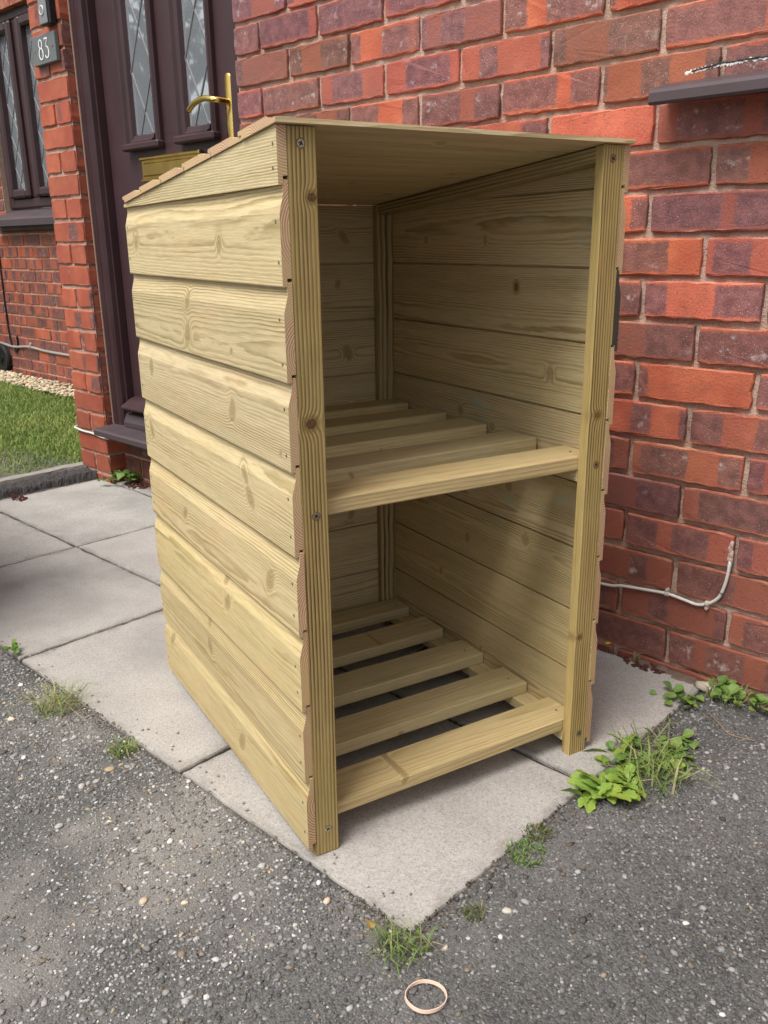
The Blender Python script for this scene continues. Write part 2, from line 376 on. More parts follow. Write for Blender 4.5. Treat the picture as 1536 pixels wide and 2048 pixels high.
def npmesh(name, V, F, cols=None, smooth=False):
    """V (n,3) F (m,3) numpy -> mesh, per-vertex colour 'Col'"""
    me = bpy.data.meshes.new(name); me.vertices.add(len(V)); me.vertices.foreach_set('co', V.astype(np.float32).ravel())
    me.loops.add(F.size); me.loops.foreach_set('vertex_index', F.astype(np.int32).ravel()); me.polygons.add(len(F))
    me.polygons.foreach_set('loop_start', np.arange(0, F.size, F.shape[1], dtype=np.int32))
    if cols is not None:
        a = me.color_attributes.new('Col', 'FLOAT_COLOR', 'POINT'); a.data.foreach_set('color', np.c_[cols, np.ones(len(cols))].astype(np.float32).ravel())
    if smooth: me.polygons.foreach_set('use_smooth', np.ones(len(F), dtype=bool))
    me.update(calc_edges=True); return me

# ================================================================== SETTING: ground
def vnoise(x, y, s=1., seed=0):
    """cheap smooth value noise (numpy)"""
    x = np.asarray(x)*s+seed*17.3; y = np.asarray(y)*s+seed*9.1
    xi = np.floor(x); yi = np.floor(y); fx = x-xi; fy = y-yi; fx = fx*fx*(3-2*fx); fy = fy*fy*(3-2*fy)
    h = lambda a, b: np.modf(np.abs(np.sin(a*127.1+b*311.7)*43758.5453))[0]
    return (h(xi, yi)*(1-fx)+h(xi+1, yi)*fx)*(1-fy)+(h(xi, yi+1)*(1-fx)+h(xi+1, yi+1)*fx)*fy
PX1, PX0, PY0 = -.446, -2.80, -.872            # paved pad: right edge, left edge, front edge
def edge_d(x, y):
    """signed distance to the paved pad (positive outside)"""
    return np.maximum(np.maximum(x-PX1, PX0-x), PY0-y)
def ground_z(x, y):
    d = edge_d(x, y)
    return -.0065+.006*vnoise(x, y, 3, 1)+.004*vnoise(x, y, 11, 2)+.0025*vnoise(x, y, 40, 3)-.003*np.exp(-np.maximum(d, 0)/.02)
# one sheet: fine grid close by, then coarse out to the horizon
xs = np.concatenate([[-120, -40, -15, -8, -5], np.arange(-2.8, .9, .012), [1.5, 4, 12, 40, 120]])
ys = np.concatenate([[-120, -40, -12, -5], np.arange(-2.0, .02, .012), [.3, 3, 12, 40, 120]])
GX, GY = np.meshgrid(xs, ys); near = (GX > -2.9) & (GX < .9) & (GY > -2.05) & (GY < .05)
GZ = np.where(near, ground_z(GX, GY), -.02); GZ = np.where(edge_d(GX, GY) < -.012, -.05, GZ); GZ = np.where((GX < -2.85), -.075, GZ)
nx, ny = len(xs), len(ys); ii = np.arange(nx*ny).reshape(ny, nx)
F = np.stack([ii[:-1, :-1], ii[:-1, 1:], ii[1:, 1:], ii[1:, :-1]], -1).reshape(-1, 4)
tag(link('driveway', npmesh('driveway', np.c_[GX.ravel(), GY.ravel(), GZ.ravel()], F), ASPH), 'grey worn tarmac driveway strewn with gravel', kind='structure')

# paved pad of concrete flags
pave = tag(empty('paving'), 'pad of pale grey concrete paving slabs in front of the house', kind='structure')
link('joint_bed', mesh('joint_bed', *cbox(PX0+.01, PX1-.012, PY0+.012, .12, -.06, -.0085, .001)), SOIL, pave)
XE = [-.446, -.965, -1.567, -2.148, -2.80]; YE = [-.872, -.438, -.004]
def slab(x0, x1, y0, y1):
    g = .0038; dz = [random.uniform(-.0022, .0012) for _ in range(4)]
    nxs, nys = 26, 20; vs = []; fs = []
    # jittered outline, bevelled edge
    def ring(ins, z):
        pts = []
        for (ax, ay, bx, by) in ((x0, y0, x1, y0), (x1, y0, x1, y1), (x1, y1, x0, y1), (x0, y1, x0, y0)):
            for k in range(nxs): t = k/nxs; pts.append([ax+(bx-ax)*t, ay+(by-ay)*t])
        out = []
        for i, (px, py) in enumerate(pts):
            cx_, cy_ = min(max(px, x0+g+ins), x1-g-ins), min(max(py, y0+g+ins), y1-g-ins)
            j = jit[i]; out.append((cx_+j[0], cy_+j[1], z+(dz[0] if px < (x0+x1)/2 else dz[1])))
        return out
    jit = [(random.gauss(0, .0011), random.gauss(0, .0011)) for _ in range(nxs*4)]
    N = nxs*4
    for ins, z in ((0, -.04), (0, -.0045), (.0016, -.0012), (.005, 0.)): vs += ring(ins, z)
    for k in range(3):
        for i in range(N): fs.append([k*N+i, k*N+(i+1) % N, (k+1)*N+(i+1) % N, (k+1)*N+i])
    fs.append([3*N+i for i in range(N)])
    return link('slab', mesh('slab', vs, fs), SLAB, pave)
for i in range(4):
    for j in range(2):
        slab(XE[i+1], XE[i], YE[j], YE[j+1])
slab(-2.70, -2.30, .0, .058); slab(-2.30, -1.85, .0, .058)

# kerb of tarred edging between the paving and the lawn, concrete edging behind it
def wobble_strip(p0, p1, w_, z0, z1, n=60, amp=.006, seed=3):
    p0, p1 = Vector(p0), Vector(p1); d = (p1-p0).normalized(); s = Vector((-d.y, d.x, 0)); vs = []; fs = []; m_ = 22
    rr = random.Random(seed)
    for i in range(n+1):
        c = p0+(p1-p0)*i/n
        for k in range(m_):
            t = k/(m_-1); hgt = z0+(z1-z0)*(min(1, math.sin(math.pi*min(max(t, 0), 1))*1.9))
            q = c+s*(w_*(t-.5)); vs.append((q.x+rr.gauss(0, amp*.15)+amp*1.6*(float(vnoise(q.y, hgt, 60, 44))-.5), q.y+rr.gauss(0, amp*.15), hgt+rr.gauss(0, amp*.12)+amp*2.2*(float(vnoise(q.x, q.y, 48, 41))-.5)+amp*1.2*(float(vnoise(q.x, q.y, 130, 42))-.5)))
    for i in range(n):
        for k in range(m_-1): a = i*m_+k; fs.append([a, a+m_, a+m_+1, a+1])
    return vs, fs
kb = tag(empty('kerb', (-2.86, -.3, 0)), 'low kerb of black tarred edging beside the lawn', kind='structure')
MB().add(wobble_strip((-2.875, .035, 0), (-2.862, -1.6, 0), .135, -.03, .022, 420, .005)).build('tarred_edging', KERB, kb).location = (2.86, .3, 0)
MB().add(wobble_strip((-2.972, .03, 0), (-2.955, -1.6, 0), .07, -.05, .026, 60, .002)).build('edging_strip', CONC, kb).location = (2.86, .3, 0)
# lawn sheet and grass
lx = np.linspace(-9, -2.98, 80); ly = np.linspace(-4, 1.13, 60); LX, LY = np.meshgrid(lx, ly)
LZ = -.035+.02*(vnoise(LX, LY, 2, 5)-.5)
ii = np.arange(80*60).reshape(60, 80); F = np.stack([ii[:-1, :-1], ii[:-1, 1:], ii[1:, 1:], ii[1:, :-1]], -1).reshape(-1, 4)
tag(link('lawn', npmesh('lawn', np.c_[LX.ravel(), LY.ravel(), LZ.ravel()], F), LAWN), 'green lawn beyond the kerb', kind='structure')
def blades(px, py, pz, h, wd, lean, cols, tipc=1.25):
    n = len(px); az = RNG.uniform(0, 2*np.pi, n); fa = RNG.uniform(0, 2*np.pi, n)
    dx, dy = np.cos(az), np.sin(az); sx, sy = np.cos(fa)*wd*.5, np.sin(fa)*wd*.5
    V = np.zeros((n, 5, 3)); ln = lean*h
    V[:, 0] = np.c_[px-sx, py-sy, pz]; V[:, 1] = np.c_[px+sx, py+sy, pz]
    mx_, my_, mz = px+dx*ln*.35, py+dy*ln*.35, pz+h*.6
    V[:, 2] = np.c_[mx_-sx*.8, my_-sy*.8, mz]; V[:, 3] = np.c_[mx_+sx*.8, my_+sy*.8, mz]
    V[:, 4] = np.c_[px+dx*ln, py+dy*ln, pz+h*np.clip(1-.35*lean, .2, 1)]
    b = np.arange(n)[:, None]*5; F = np.concatenate([b+np.array([0, 1, 3]), b+np.array([0, 3, 2]), b+np.array([2, 3, 4])])
    cc = np.repeat(cols[:, None, :], 5, 1); cc[:, 4] *= tipc; cc[:, :2] *= .7
    return V.reshape(-1, 3), F, cc.reshape(-1, 3)
n = 52000; gx = -2.99-RNG.random(n)**1.3*3.9; gy = RNG.uniform(-.9, 1.0, n)
k = gy < .97-.10*vnoise(gx, gy, 5, 4); gx, gy = gx[k], gy[k]; n = len(gx)
t = vnoise(gx, gy, 5, 8)[:, None]; t2 = RNG.random((n, 1))
gc = (np.array([.17, .26, .055])*(1-t)+np.array([.30, .37, .10])*t)*(.75+.6*t2); gc[RNG.random(n) < .1] = (.30, .29, .11)
V, F, cc = blades(gx, gy, -.035+.02*(vnoise(gx, gy, 2, 5)-.5), RNG.uniform(.018, .042, n), RNG.uniform(.0025, .005, n), RNG.uniform(.3, 1.3, n), gc)
tag(link('grass', npmesh('grass', V, F, cc), GRASS), 'short mown grass of the lawn', 'grass', kind='stuff')

# loose stones
def ico():
    p = (1+5**.5)/2
    v = np.array([(-1, p, 0), (1, p, 0), (-1, -p, 0), (1, -p, 0), (0, -1, p), (0, 1, p), (0, -1, -p), (0, 1, -p), (p, 0, -1), (p, 0, 1), (-p, 0, -1), (-p, 0, 1)])/math.sqrt(1+p*p)
    f = np.array([(0, 11, 5), (0, 5, 1), (0, 1, 7), (0, 7, 10), (0, 10, 11), (1, 5, 9), (5, 11, 4), (11, 10, 2), (10, 7, 6), (7, 1, 8), (3, 9, 4), (3, 4, 2), (3, 2, 6), (3, 6, 8), (3, 8, 9), (4, 9, 5), (2, 4, 11), (6, 2, 10), (8, 6, 7), (9, 8, 1)])
    return v, f
def stones(px, py, pz, r, cols, flat=.6, rough=.22):
    v0, f0 = ico(); n = len(px); V = v0[None]*(1+RNG.normal(0, rough, (n, 12, 1)))
    sc = np.c_[RNG.uniform(.8, 1.35, n), RNG.uniform(.7, 1.0, n), RNG.uniform(flat*.7, flat*1.2, n)]*r[:, None]
    V = V*sc[:, None, :]; a = RNG.uniform(0, 6.283, n); c, s = np.cos(a)[:, None], np.sin(a)[:, None]
    X = V[..., 0]*c-V[..., 1]*s; Y = V[..., 0]*s+V[..., 1]*c
    b = RNG.uniform(-.5, .5, n)[:, None]; Z = V[..., 2]+X*b*.4
    V = np.stack([X+px[:, None], Y+py[:, None], Z+pz[:, None]], -1)
    F = (np.arange(n)[:, None, None]*12+f0[None]).reshape(-1, 3)
    return V.reshape(-1, 3), F, np.repeat(cols[:, None], 12, 1).reshape(-1, 3)
def stone_cols(n, bright=.5):
    b = RNG.gamma(2.6, .038, n)+.04; b = np.clip(b*(.75+bright), .03, .40)
    hue = np.array([[1, .97, .94]])*np.ones((n, 1)); warm = RNG.random(n) < .07; hue[warm] = (1.15, .92, .68)
    c = b[:, None]*hue; wt = RNG.random(n) < .006; c[wt] = np.array([.50, .475, .43])*RNG.uniform(.8, 1.15, (wt.sum(), 1)); return c
n = 170000; sx = RNG.uniform(-2.3, .75, n); sy = RNG.uniform(-1.75, -.005, n); d = edge_d(sx, sy)
loose = np.clip(.30+1.2*(vnoise(sx, sy, 3.5, 11)-.42)+.9*np.exp(-np.maximum(d, 0)/.045)*vnoise(sx, sy, 7, 12)+np.where(sx < -.50, .75*np.clip((sy+1.30)/.3, 0, 1), 0), .12, 1)
k = (d > .002) & (RNG.random(n) < loose) & ((sx-.14)**2+(sy+1.53)**2 > .15); sx, sy, d = sx[k], sy[k], d[k]; n = len(sx)
sr = np.clip(RNG.lognormal(math.log(.0019), .40, n), .0009, .0058)
sc_ = stone_cols(n, .55)*np.where(sx < -.55, 1.5, 1.0)[:, None]
V, F, cc = stones(sx, sy, ground_z(sx, sy)+sr*.15, sr, sc_, .55, .28)
tag(link('gravel', npmesh('gravel', V, F, cc), STONE), 'fine loose grey gravel over the driveway', 'gravel', kind='stuff')
n = 900; sx = RNG.uniform(-2.1, -.47, n); sy = PY0+np.abs(RNG.normal(0, .022, n))+.002; k = RNG.random(n) < .07; sx, sy = sx[k], sy[k]; n = len(sx)
sr = RNG.uniform(.0012, .0032, n); V, F, cc = stones(sx, sy, .0006+sr*.35, sr, stone_cols(n, .4)+.18)
tag(link('grit', npmesh('grit', V, F, cc), STONE), 'scattered grit lying on the paving slabs', 'grit', kind='stuff')
n = 2600; sx = RNG.uniform(-7.2, -3.0, n); sy = 1.10-RNG.random(n)*.22-.03; sr = RNG.uniform(.008, .017, n)
cl = np.array([.62, .52, .36])*RNG.uniform(.55, 1.2, (n, 1)); V, F, cc = stones(sx, sy, -.028+sr*.4+RNG.random(n)*.012, sr, cl)
tag(link('cream_gravel', npmesh('cream_gravel', V, F, cc), STONE), 'strip of cream gravel along the foot of the far wall', 'gravel', kind='stuff')

# ================================================================== HOUSE
house = tag(empty('brick_house', (-1.84, 0, 0)), 'red brick house with a brown front door and leaded glass', 'house')
HO = Vector((-1.84, 0, 0))
Z0J = .0177; CR = .075
def part(name, vf, mat, parent, smooth=False, **k):
    o = link(name, mesh(name, vf[0], vf[1], smooth), mat, parent); return o
def wall_part(name, label=None):
    o = empty(name, (0, 0, 0), 0, house); o.location = -HO
    if label: o['label'] = label
    return o
_bm = {}
def brick_mesh(L, Hh=.065, D=.09, var=None):
    v = random.randrange(4) if var is None else var; key = (round(L, 3), v)
    if key in _bm: return _bm[key]
    rr = random.Random(hash(key) & 0xffff); pts = []
    nl = max(3, int(round(L/.020)))
    for (ax, az, bx, bz, nn) in ((-1, -1, 1, -1, nl), (1, -1, 1, 1, 4), (1, 1, -1, 1, nl), (-1, 1, -1, -1, 4)):
        for i in range(nn): t = i/nn; pts.append((ax+(bx-ax)*t, az+(bz-az)*t))
    N = len(pts); vs = []; fs = []; jit = [(rr.gauss(0, .0007), rr.gauss(0, .0007)) for _ in pts]
    cutc = [.004+abs(rr.gauss(0, .0015)) for _ in pts]
    for ins, yy in ((0, D), (0, .0034), (.0008, .0010), (.0028, 0)):
        for i, (a, b) in enumerate(pts):
            corner = abs(a) == 1 and abs(b) == 1
            e = (.0012 if corner else 0)*(1 if yy < D else 0)
            vs.append((a*(L/2-ins-e)+jit[i][0], yy+(rr.gauss(0, .0004) if yy < .003 else 0), b*(Hh/2-ins-e)+jit[i][1]))
    for k in range(3):
        for i in range(N): fs.append([k*N+i, k*N+(i+1) % N, (k+1)*N+(i+1) % N, (k+1)*N+i])
    fs.append([3*N+i for i in range(N)])
    me = mesh('brick', vs, fs); _bm[key] = me; return me
def tone_for(z, rr, lowdark=True):
    t = rr.random()
    a = rr.choice((0, 0, .15, .3, .5, .7, .95)); b = rr.choice((.35, .7, .85, .95, 1.05, 1.15))
    tv = rr.uniform(1.02, 1.36); tint = [tv, tv*rr.uniform(.98, 1.14), tv*rr.uniform(.96, 1.2)]
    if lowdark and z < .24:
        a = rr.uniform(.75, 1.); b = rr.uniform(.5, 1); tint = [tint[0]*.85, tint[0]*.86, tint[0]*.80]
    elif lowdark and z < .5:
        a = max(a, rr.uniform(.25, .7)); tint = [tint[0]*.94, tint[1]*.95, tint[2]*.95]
    return (a, b, rr.random()), tuple(tint)
def add_brick(parent, x0, x1, zc, y=0., rz=0., lowdark=True, rr=random):
    L = round(x1-x0-.0095, 3)
    o = link('brick', brick_mesh(L), BRICK, parent)
    o.location = ((x0+x1)/2+rr.gauss(0, .0006), y+rr.gauss(0, .0008), zc+rr.gauss(0, .0009)); o.rotation_euler = (rr.gauss(0, .006), rr.gauss(0, .0025), rz+rr.gauss(0, .004))
    o['tone'], o['tint'] = tone_for(zc, rr, lowdark); return o
def bricks_joined(name, parent, items, mat=BRICK):
    """items: (x0,x1,zc,y,rz,ox,oy) joined in one stuff part"""
    V = []; Fq = []
    for (x0, x1, zc, y, rz) in items:
        vs, fs = cbox(-(x1-x0-.0095)/2, (x1-x0-.0095)/2, 0, .06, -.0325, .0325, .003)
        V.append((vs, fs, (x0+x1)/2, y, zc))
    mb = MB()
    for vs, fs, cx_, y, zc in V: mb.add((vs, fs), Matrix.Translation((cx_, y, zc)))
    o = mb.build(name, mat, parent); o['kind'] = 'stuff'; o['tone'] = (.4, .6, .3); o['tint'] = (.95, .95, .95); return o
ODD = [-1.84, -1.628, -1.415, -1.2, -.985, -.76, -.536, -.311, -.086, .139, .364, .589, .814, 1.039, 1.264, 1.489]
EVN = [-1.84, -1.733, -1.518, -1.305, -1.09, -.87, -.648, -.423, -.198, .027, .252, .477, .702, .927, 1.152, 1.377, 1.489]
# --- wall beside the door
mw_ = wall_part('wall', 'red brick wall to the right of the front door')
stuff = []; rb = random.Random(11)
for kz in range(-2, 36):
    zc = Z0J+CR*kz+.0375; n_ = 17-kz            # row number as counted from the top of the photograph
    E_ = ODD if n_ % 2 else EVN
    for a, b in zip(E_[:-1], E_[1:]):
        if kz >= -1 and zc < 1.62 and b < .16: add_brick(mw_, a, b, zc, rr=rb)
        else: stuff.append((a, b, zc, 0., 0.))
bricks_joined('outer_bricks', mw_, stuff)
def mortar_sheet(x0, x1, z0, z1, y, step=.011, amp=.0022, seed=1):
    nx_, nz_ = int((x1-x0)/step)+1, int((z1-z0)/step)+1; X, Z = np.meshgrid(np.linspace(x0, x1, nx_), np.linspace(z0, z1, nz_))
    Y = y+amp*(vnoise(X, Z, 60, seed)-.5)*2+amp*(vnoise(X, Z, 17, seed+1)-.5)*2; Y[:, 0] = Y[:, -1] = y
    ii = np.arange(nx_*nz_).reshape(nz_, nx_); F = np.stack([ii[:-1, :-1], ii[:-1, 1:], ii[1:, 1:], ii[1:, :-1]], -1).reshape(-1, 4)
    return npmesh('mortar', np.c_[X.ravel(), Y.ravel(), Z.ravel()], F)
link('mortar', mortar_sheet(-1.836, .16, -.13, 1.7, .0088, amp=.0028), MORTAR, mw_)
part('wall_core', cbox(-1.836, 1.485, .0145, .26, -.15, 2.72, .002), MORTAR, mw_)
# brick returns on the jamb of the door opening (seen edge-on from here)
for kz in range(-1, 24):
    o = link('brick', brick_mesh(.083), BRICK, mw_); o.location = (-1.8395, .058, Z0J+CR*kz+.0375); o.rotation_euler = (0, 0, -math.pi/2); o['tone'] = (.2, .5, random.random()); o['tint'] = (1, 1, 1)
# --- pier left of the door
pw = wall_part('wall', 'narrow brick pier to the left of the front door')
PL, PR = -2.94, -2.722; rb = random.Random(5)
def pier_tone(o, kz, rr):
    o['tone'] = (rr.choice((0, .1, .2)), rr.choice((.05, .3, .5)), rr.random()); v = rr.uniform(.95, 1.12)
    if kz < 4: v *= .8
    o['tint'] = (v*1.02, v*1.06, v*1.06)
for kz in range(-1, 36):
    zc = Z0J+CR*kz+.0375+.004
    if kz % 2: cuts = [(PL, PR)]
    else: cuts = [(PL, (PL+PR)/2), ((PL+PR)/2, PR)]
    for a, b in cuts: pier_tone(add_brick(pw, a, b, zc, rr=rb), kz, rb)
    o = link('brick', brick_mesh(.062 if kz % 2 else .083), BRICK, pw); o.location = (PR-.0055, .045 if kz % 2 else .055, zc); o.rotation_euler = (0, 0, math.pi/2); pier_tone(o, kz, rb)
link('mortar', mortar_sheet(PL+.004, PR-.004, -.13, 2.7, .0066, seed=7), MORTAR, pw)
part('wall_core', cbox(PL+.004, PR-.012, .011, 1.3, -.15, 2.72, .002), MORTAR, pw)
bricks_joined('side_bricks', pw, [])if 0 else None
mb = MB()
for kz in range(-1, 36):
    y0 = .105 if kz % 2 else .215
    while y0 < 1.1: mb.add(cbox(PL-.001, PL+.05, y0, y0+.2155, Z0J+CR*kz+.009, Z0J+CR*kz+.074, .003)); y0 += .225
o = mb.build('return_bricks', BRICK, pw); o['kind'] = 'stuff'; o['tone'] = (.3, .5, .2); o['tint'] = (1, 1, 1)
# plinth under the door
dw = wall_part('wall', 'dark brick plinth below the door sill'); rb = random.Random(9)
for kz in range(-1, 2):
    xs_ = [PR, -2.5, -2.275, -2.05, -1.845] if kz % 2 else [PR, -2.612, -2.387, -2.162, -1.94, -1.845]
    for a, b in zip(xs_[:-1], xs_[1:]):
        o = add_brick(dw, a, b, Z0J+CR*kz+.0375, y=.062, rr=rb); o['tint'] = (.75, .78, .72)
part('wall_core', cbox(PR-.004, -1.845, .069, .26, -.15, .172, .001), MORTAR, dw)
# --- far recessed wall with the window
FY = 1.12; fwl = wall_part('wall', 'set back red brick wall below the leaded window'); rb = random.Random(21); stuff = []
WX0, WX1, WZ0, WZ1 = -5.86, -4.30, 1.072, 2.2
for kz in range(-3, 36):
    zc = Z0J+CR*kz+.0375-.006; x = -8.9+(.1125 if kz % 2 else 0)
    while x < -2.95:
        a, b = x, min(x+.225, -2.95); x += .225
        inwin = zc > .99 and zc < WZ1
        if inwin and a < WX0 < b: b = WX0
        if inwin and a < WX1 < b: a = WX1
        if b-a < .04 or (inwin and a >= WX0-.001 and b <= WX1+.001): continue
        if -6.75 < a and b < -4.95 and zc < 1.75 and kz >= -2:
            o = add_brick(fwl, a, b, zc, y=FY, lowdark=False, rr=rb); o['tone'] = (rb.choice((0, .2, .4)), rb.choice((.5, .8, 1.)), rb.random())
            v = rb.uniform(.85, 1.05); o['tint'] = (v*.95, v*1.0, v)
        else: stuff.append((a, b, zc, FY, 0.))
bricks_joined('outer_bricks', fwl, stuff)
for (a, b, c_, d_) in ((-8.9, WX0, -.2, 2.7), (WX1, -2.95, -.2, 2.7), (WX0, WX1, -.2, .985), (WX0, WX1, WZ1, 2.7)):
    part('wall_core', cbox(a, b, FY+.0065, FY+.26, c_, d_, .0005), MORTAR, fwl)
# --- window in the far wall
win = wall_part('window', 'brown framed window with diamond leaded glass')
yf = FY+.06
fr = MB()
fr.box(WX0, WX0+.06, yf-.02, yf+.05, WZ0, WZ1, c=.008); fr.box(WX1-.06, WX1, yf-.02, yf+.05, WZ0, WZ1, c=.008)
fr.box(WX0+.06, WX1-.06, yf-.02, yf+.05, WZ0, WZ0+.06, c=.008); fr.box(WX0+.06, WX1-.06, yf-.02, yf+.05, WZ1-.06, WZ1, c=.008)
for m0 in (-5.50,):
    fr.box(m0, m0+.075, yf-.02, yf+.05, WZ0+.06, WZ1-.06, c=.006)
fr.build('frame', UPVC, win)
for (a, b) in ((WX0+.062, -5.502), (-5.423, WX1-.062)):
    sa = MB(); z0, z1 = WZ0+.062, WZ1-.062
    sa.box(a, a+.055, yf-.045, yf+.03, z0, z1, c=.012); sa.box(b-.055, b, yf-.045, yf+.03, z0, z1, c=.012)
    sa.box(a+.055, b-.055, yf-.045, yf+.03, z0, z0+.055, c=.012); sa.box(a+.055, b-.055, yf-.045, yf+.03, z1-.055, z1, c=.012)
    sa.build('sash', UPVC, win)
    part('pane', cbox(a+.05, b-.05, yf+.0, yf+.012, z0+.05, z1-.05, .001), GLASS, win)
    ld = MB(); x0, x1 = a+.055, b-.055; W_ = .11; Hd = .19
    def clipseg(xa, za, xb, zb):
        t0, t1 = 0., 1.; dx, dz = xb-xa, zb-za
        for pq, qq in ((-dx, xa-x0), (dx, x1-xa), (-dz, za-(z0+.055)), (dz, z1-.055-za)):
            if abs(pq) < 1e-9:
                if qq < 0: return None
            else:
                r_ = qq/pq
                if pq < 0: t0 = max(t0, r_)
                else: t1 = min(t1, r_)
        return None if t0 >= t1 else ((xa+dx*t0, za+dz*t0), (xa+dx*t1, za+dz*t1))
    def bars(mb, yy, wd, nrange, W_, Hd):
        for s in (1, -1):
            for i in range(-nrange, nrange):
                xa = x0+i*W_; sg = clipseg(xa, z0, xa+s*W_*14, z0+Hd*14)
                if sg:
                    (p, q), (r_, t_) = sg; d = Vector((r_-p, 0, t_-q)); L = d.length
                    if L < .004: continue
                    d.normalize(); sd_ = Vector((-d.z, 0, d.x))*wd/2; yo = yy-(.0004 if s > 0 else 0)
                    k = len(mb.v); mb.v += [tuple(Vector((p, yo, q))+sd_), tuple(Vector((p, yo, q))-sd_), tuple(Vector((r_, yo, t_))-sd_), tuple(Vector((r_, yo, t_))+sd_)]
                    mb.v += [tuple(Vector(v_)+Vector((0, .003, 0))) for v_ in mb.v[k:k+4]]
                    mb.f += [[k, k+1, k+2, k+3], [k+4, k, k+3, k+7], [k+5, k+1, k, k+4][::-1], [k+6, k+2, k+1, k+5][::-1], [k+7, k+3, k+2, k+6][::-1]]
    bars(ld, yf-.003, .006, 24, W_, Hd); ld.build('leading', LEAD, win)
mb = MB(); mb.add(prism([(FY-.085, .962), (FY-.085, 1.0), (FY-.07, 1.012), (FY+.06, 1.066), (FY+.06, .985), (FY-.06, .962)], WX0-.11, WX1+.09)); mb.build('sill', UPVCG, win)
part('cill_board', cbox(WX0-.02, WX1+.02, FY-.03, FY+.055, .93, .984, .006), UPVC, win)
# --- front door
door = wall_part('door', 'dark brown panelled front door with two leaded panes and brass fittings')
DY = .082; DL0, DL1, DZ0, DZ1 = -2.645, -1.915, .275, 2.22
fr = MB()
fprof = [(.036, -2.7205), (.036, -2.697), (.042, -2.694), (.036, -2.691), (.036, -2.668), (.044, -2.660), (.058, -2.657), (.058, -2.648), (.14, -2.648), (.14, -2.7205)]
fr.add(prism([(x, -y) for y, x in fprof], .208, 2.29), Matrix(((0, 1, 0, 0), (0, 0, -1, 0), (1, 0, 0, 0), (0, 0, 0, 1))))
fr.box(-1.912, -1.8445, .036, .14, .208, 2.29, c=.006); fr.box(-2.648, -1.912, .036, .14, 2.225, 2.29, c=.006)
fr.build('frame', UPVC, door)
part('sealant', tube([(-2.7215, .034, .21), (-2.7215, .034, 1.2), (-2.7215, .034, 2.25)], .0035, 6), simple('pale_sealant', (.36, .25, .19), .8, .2, .2, 30), door)
G = [(-2.472, -2.354), (-2.177, -2.063)]; MO = [(-2.514, -2.314), (-2.222, -2.028)]; GZ0, GZ1 = 1.17, 1.98
lf = MB()
lf.box(DL0, G[0][0]-.01, DY, DY+.05, DZ0, DZ1, c=.003); lf.box(G[0][1]+.01, G[1][0]-.01, DY, DY+.05, GZ0-.012, GZ1+.012, c=.0005); lf.box(G[1][1]+.01, DL1, DY, DY+.05, DZ0, DZ1, c=.003)
lf.box(G[0][0]-.01, G[1][1]+.01, DY, DY+.05, DZ0, GZ0-.012, c=.0005); lf.box(G[0][0]-.01, G[1][1]+.01, DY, DY+.05, GZ1+.012, DZ1, c=.0005)
lf.build('leaf', UPVC, door)
for (ga, gb), (ma, mb_) in zip(G, MO):
    ml = MB(); zb_, zt = 1.134, GZ1+.04
    prof = [(DY-.003, 0), (DY-.022, .006), (DY-.024, .014), (DY-.014, .021), (DY-.012, 1), (DY+.006, 1)]
    def strip(L0, L1, wdt):
        return [(y, t*wdt if t <= .03 else wdt) for y, t in prof]
    def mould(x0, x1, z0, z1, horiz, flip):
        wdt = (z1-z0) if horiz else (x1-x0); sc = wdt
        pr = [(DY+.001, 0), (DY-.013, .0), (DY-.021, sc*.16), (DY-.021, sc*.36), (DY-.012, sc*.52), (DY-.009, sc*.85), (DY+.004, sc), (DY+.004, sc*.5)]
        vs, fs = prism(pr, 0, 1)
        out = []
        for (t, y, s_) in vs:
            if flip: s_ = sc-s_
            out.append((x0+(x1-x0)*t, y, z0+s_) if horiz else (x0+s_, y, z0+(z1-z0)*t))
        # face orientation is repaired below
        return out, fs
    ml.add(mould(ma, ga, zb_+.0, zt, False, False)); ml.add(mould(gb, mb_, zb_+.0, zt, False, True))
    ml.add(mould(ga-.001, gb+.001, zb_+.002, GZ0, True, False)); ml.add(mould(ga-.001, gb+.001, GZ1, zt-.002, True, True))
    ml.add(cbox(ma-.004, mb_+.004, DY-.03, DY+.001, zb_-.012, zb_+.010, .005))
    ml.build('panel_moulding', UPVC, door)
    part('pane', cbox(ga-.004, gb+.004, DY+.004, DY+.016, GZ0-.004, GZ1+.004, .0005), GLASS, door)
    ld = MB(); x0, x1, z0, z1 = ga, gb, GZ0-.055, GZ1+.055; bars(ld, DY+.0015, .0040, 12, .118, .235); ld.build('leading', LEAD, door)
for (a, b) in ((-2.52, -2.31), (-2.22, -2.03)):      # lower raised panels
    part('panel_moulding', cbox(a, b, DY-.014, DY+.001, .42, .92, .012), UPVC, door)
# letter plate
lp = MB(); lp.box(-2.44, -2.12, DY-.010, DY+.0005, 1.032, 1.098, c=.003); lp.box(-2.443, -2.117, DY-.017, DY-.004, 1.090, 1.1015, c=.003); lp.box(-2.443, -2.117, DY-.014, DY-.004, 1.028, 1.037, c=.002); lp.box(-2.43, -2.13, DY-.0155, DY-.006, 1.0425, 1.083, c=.004)
lp.build('letter_plate', BRASS, door)
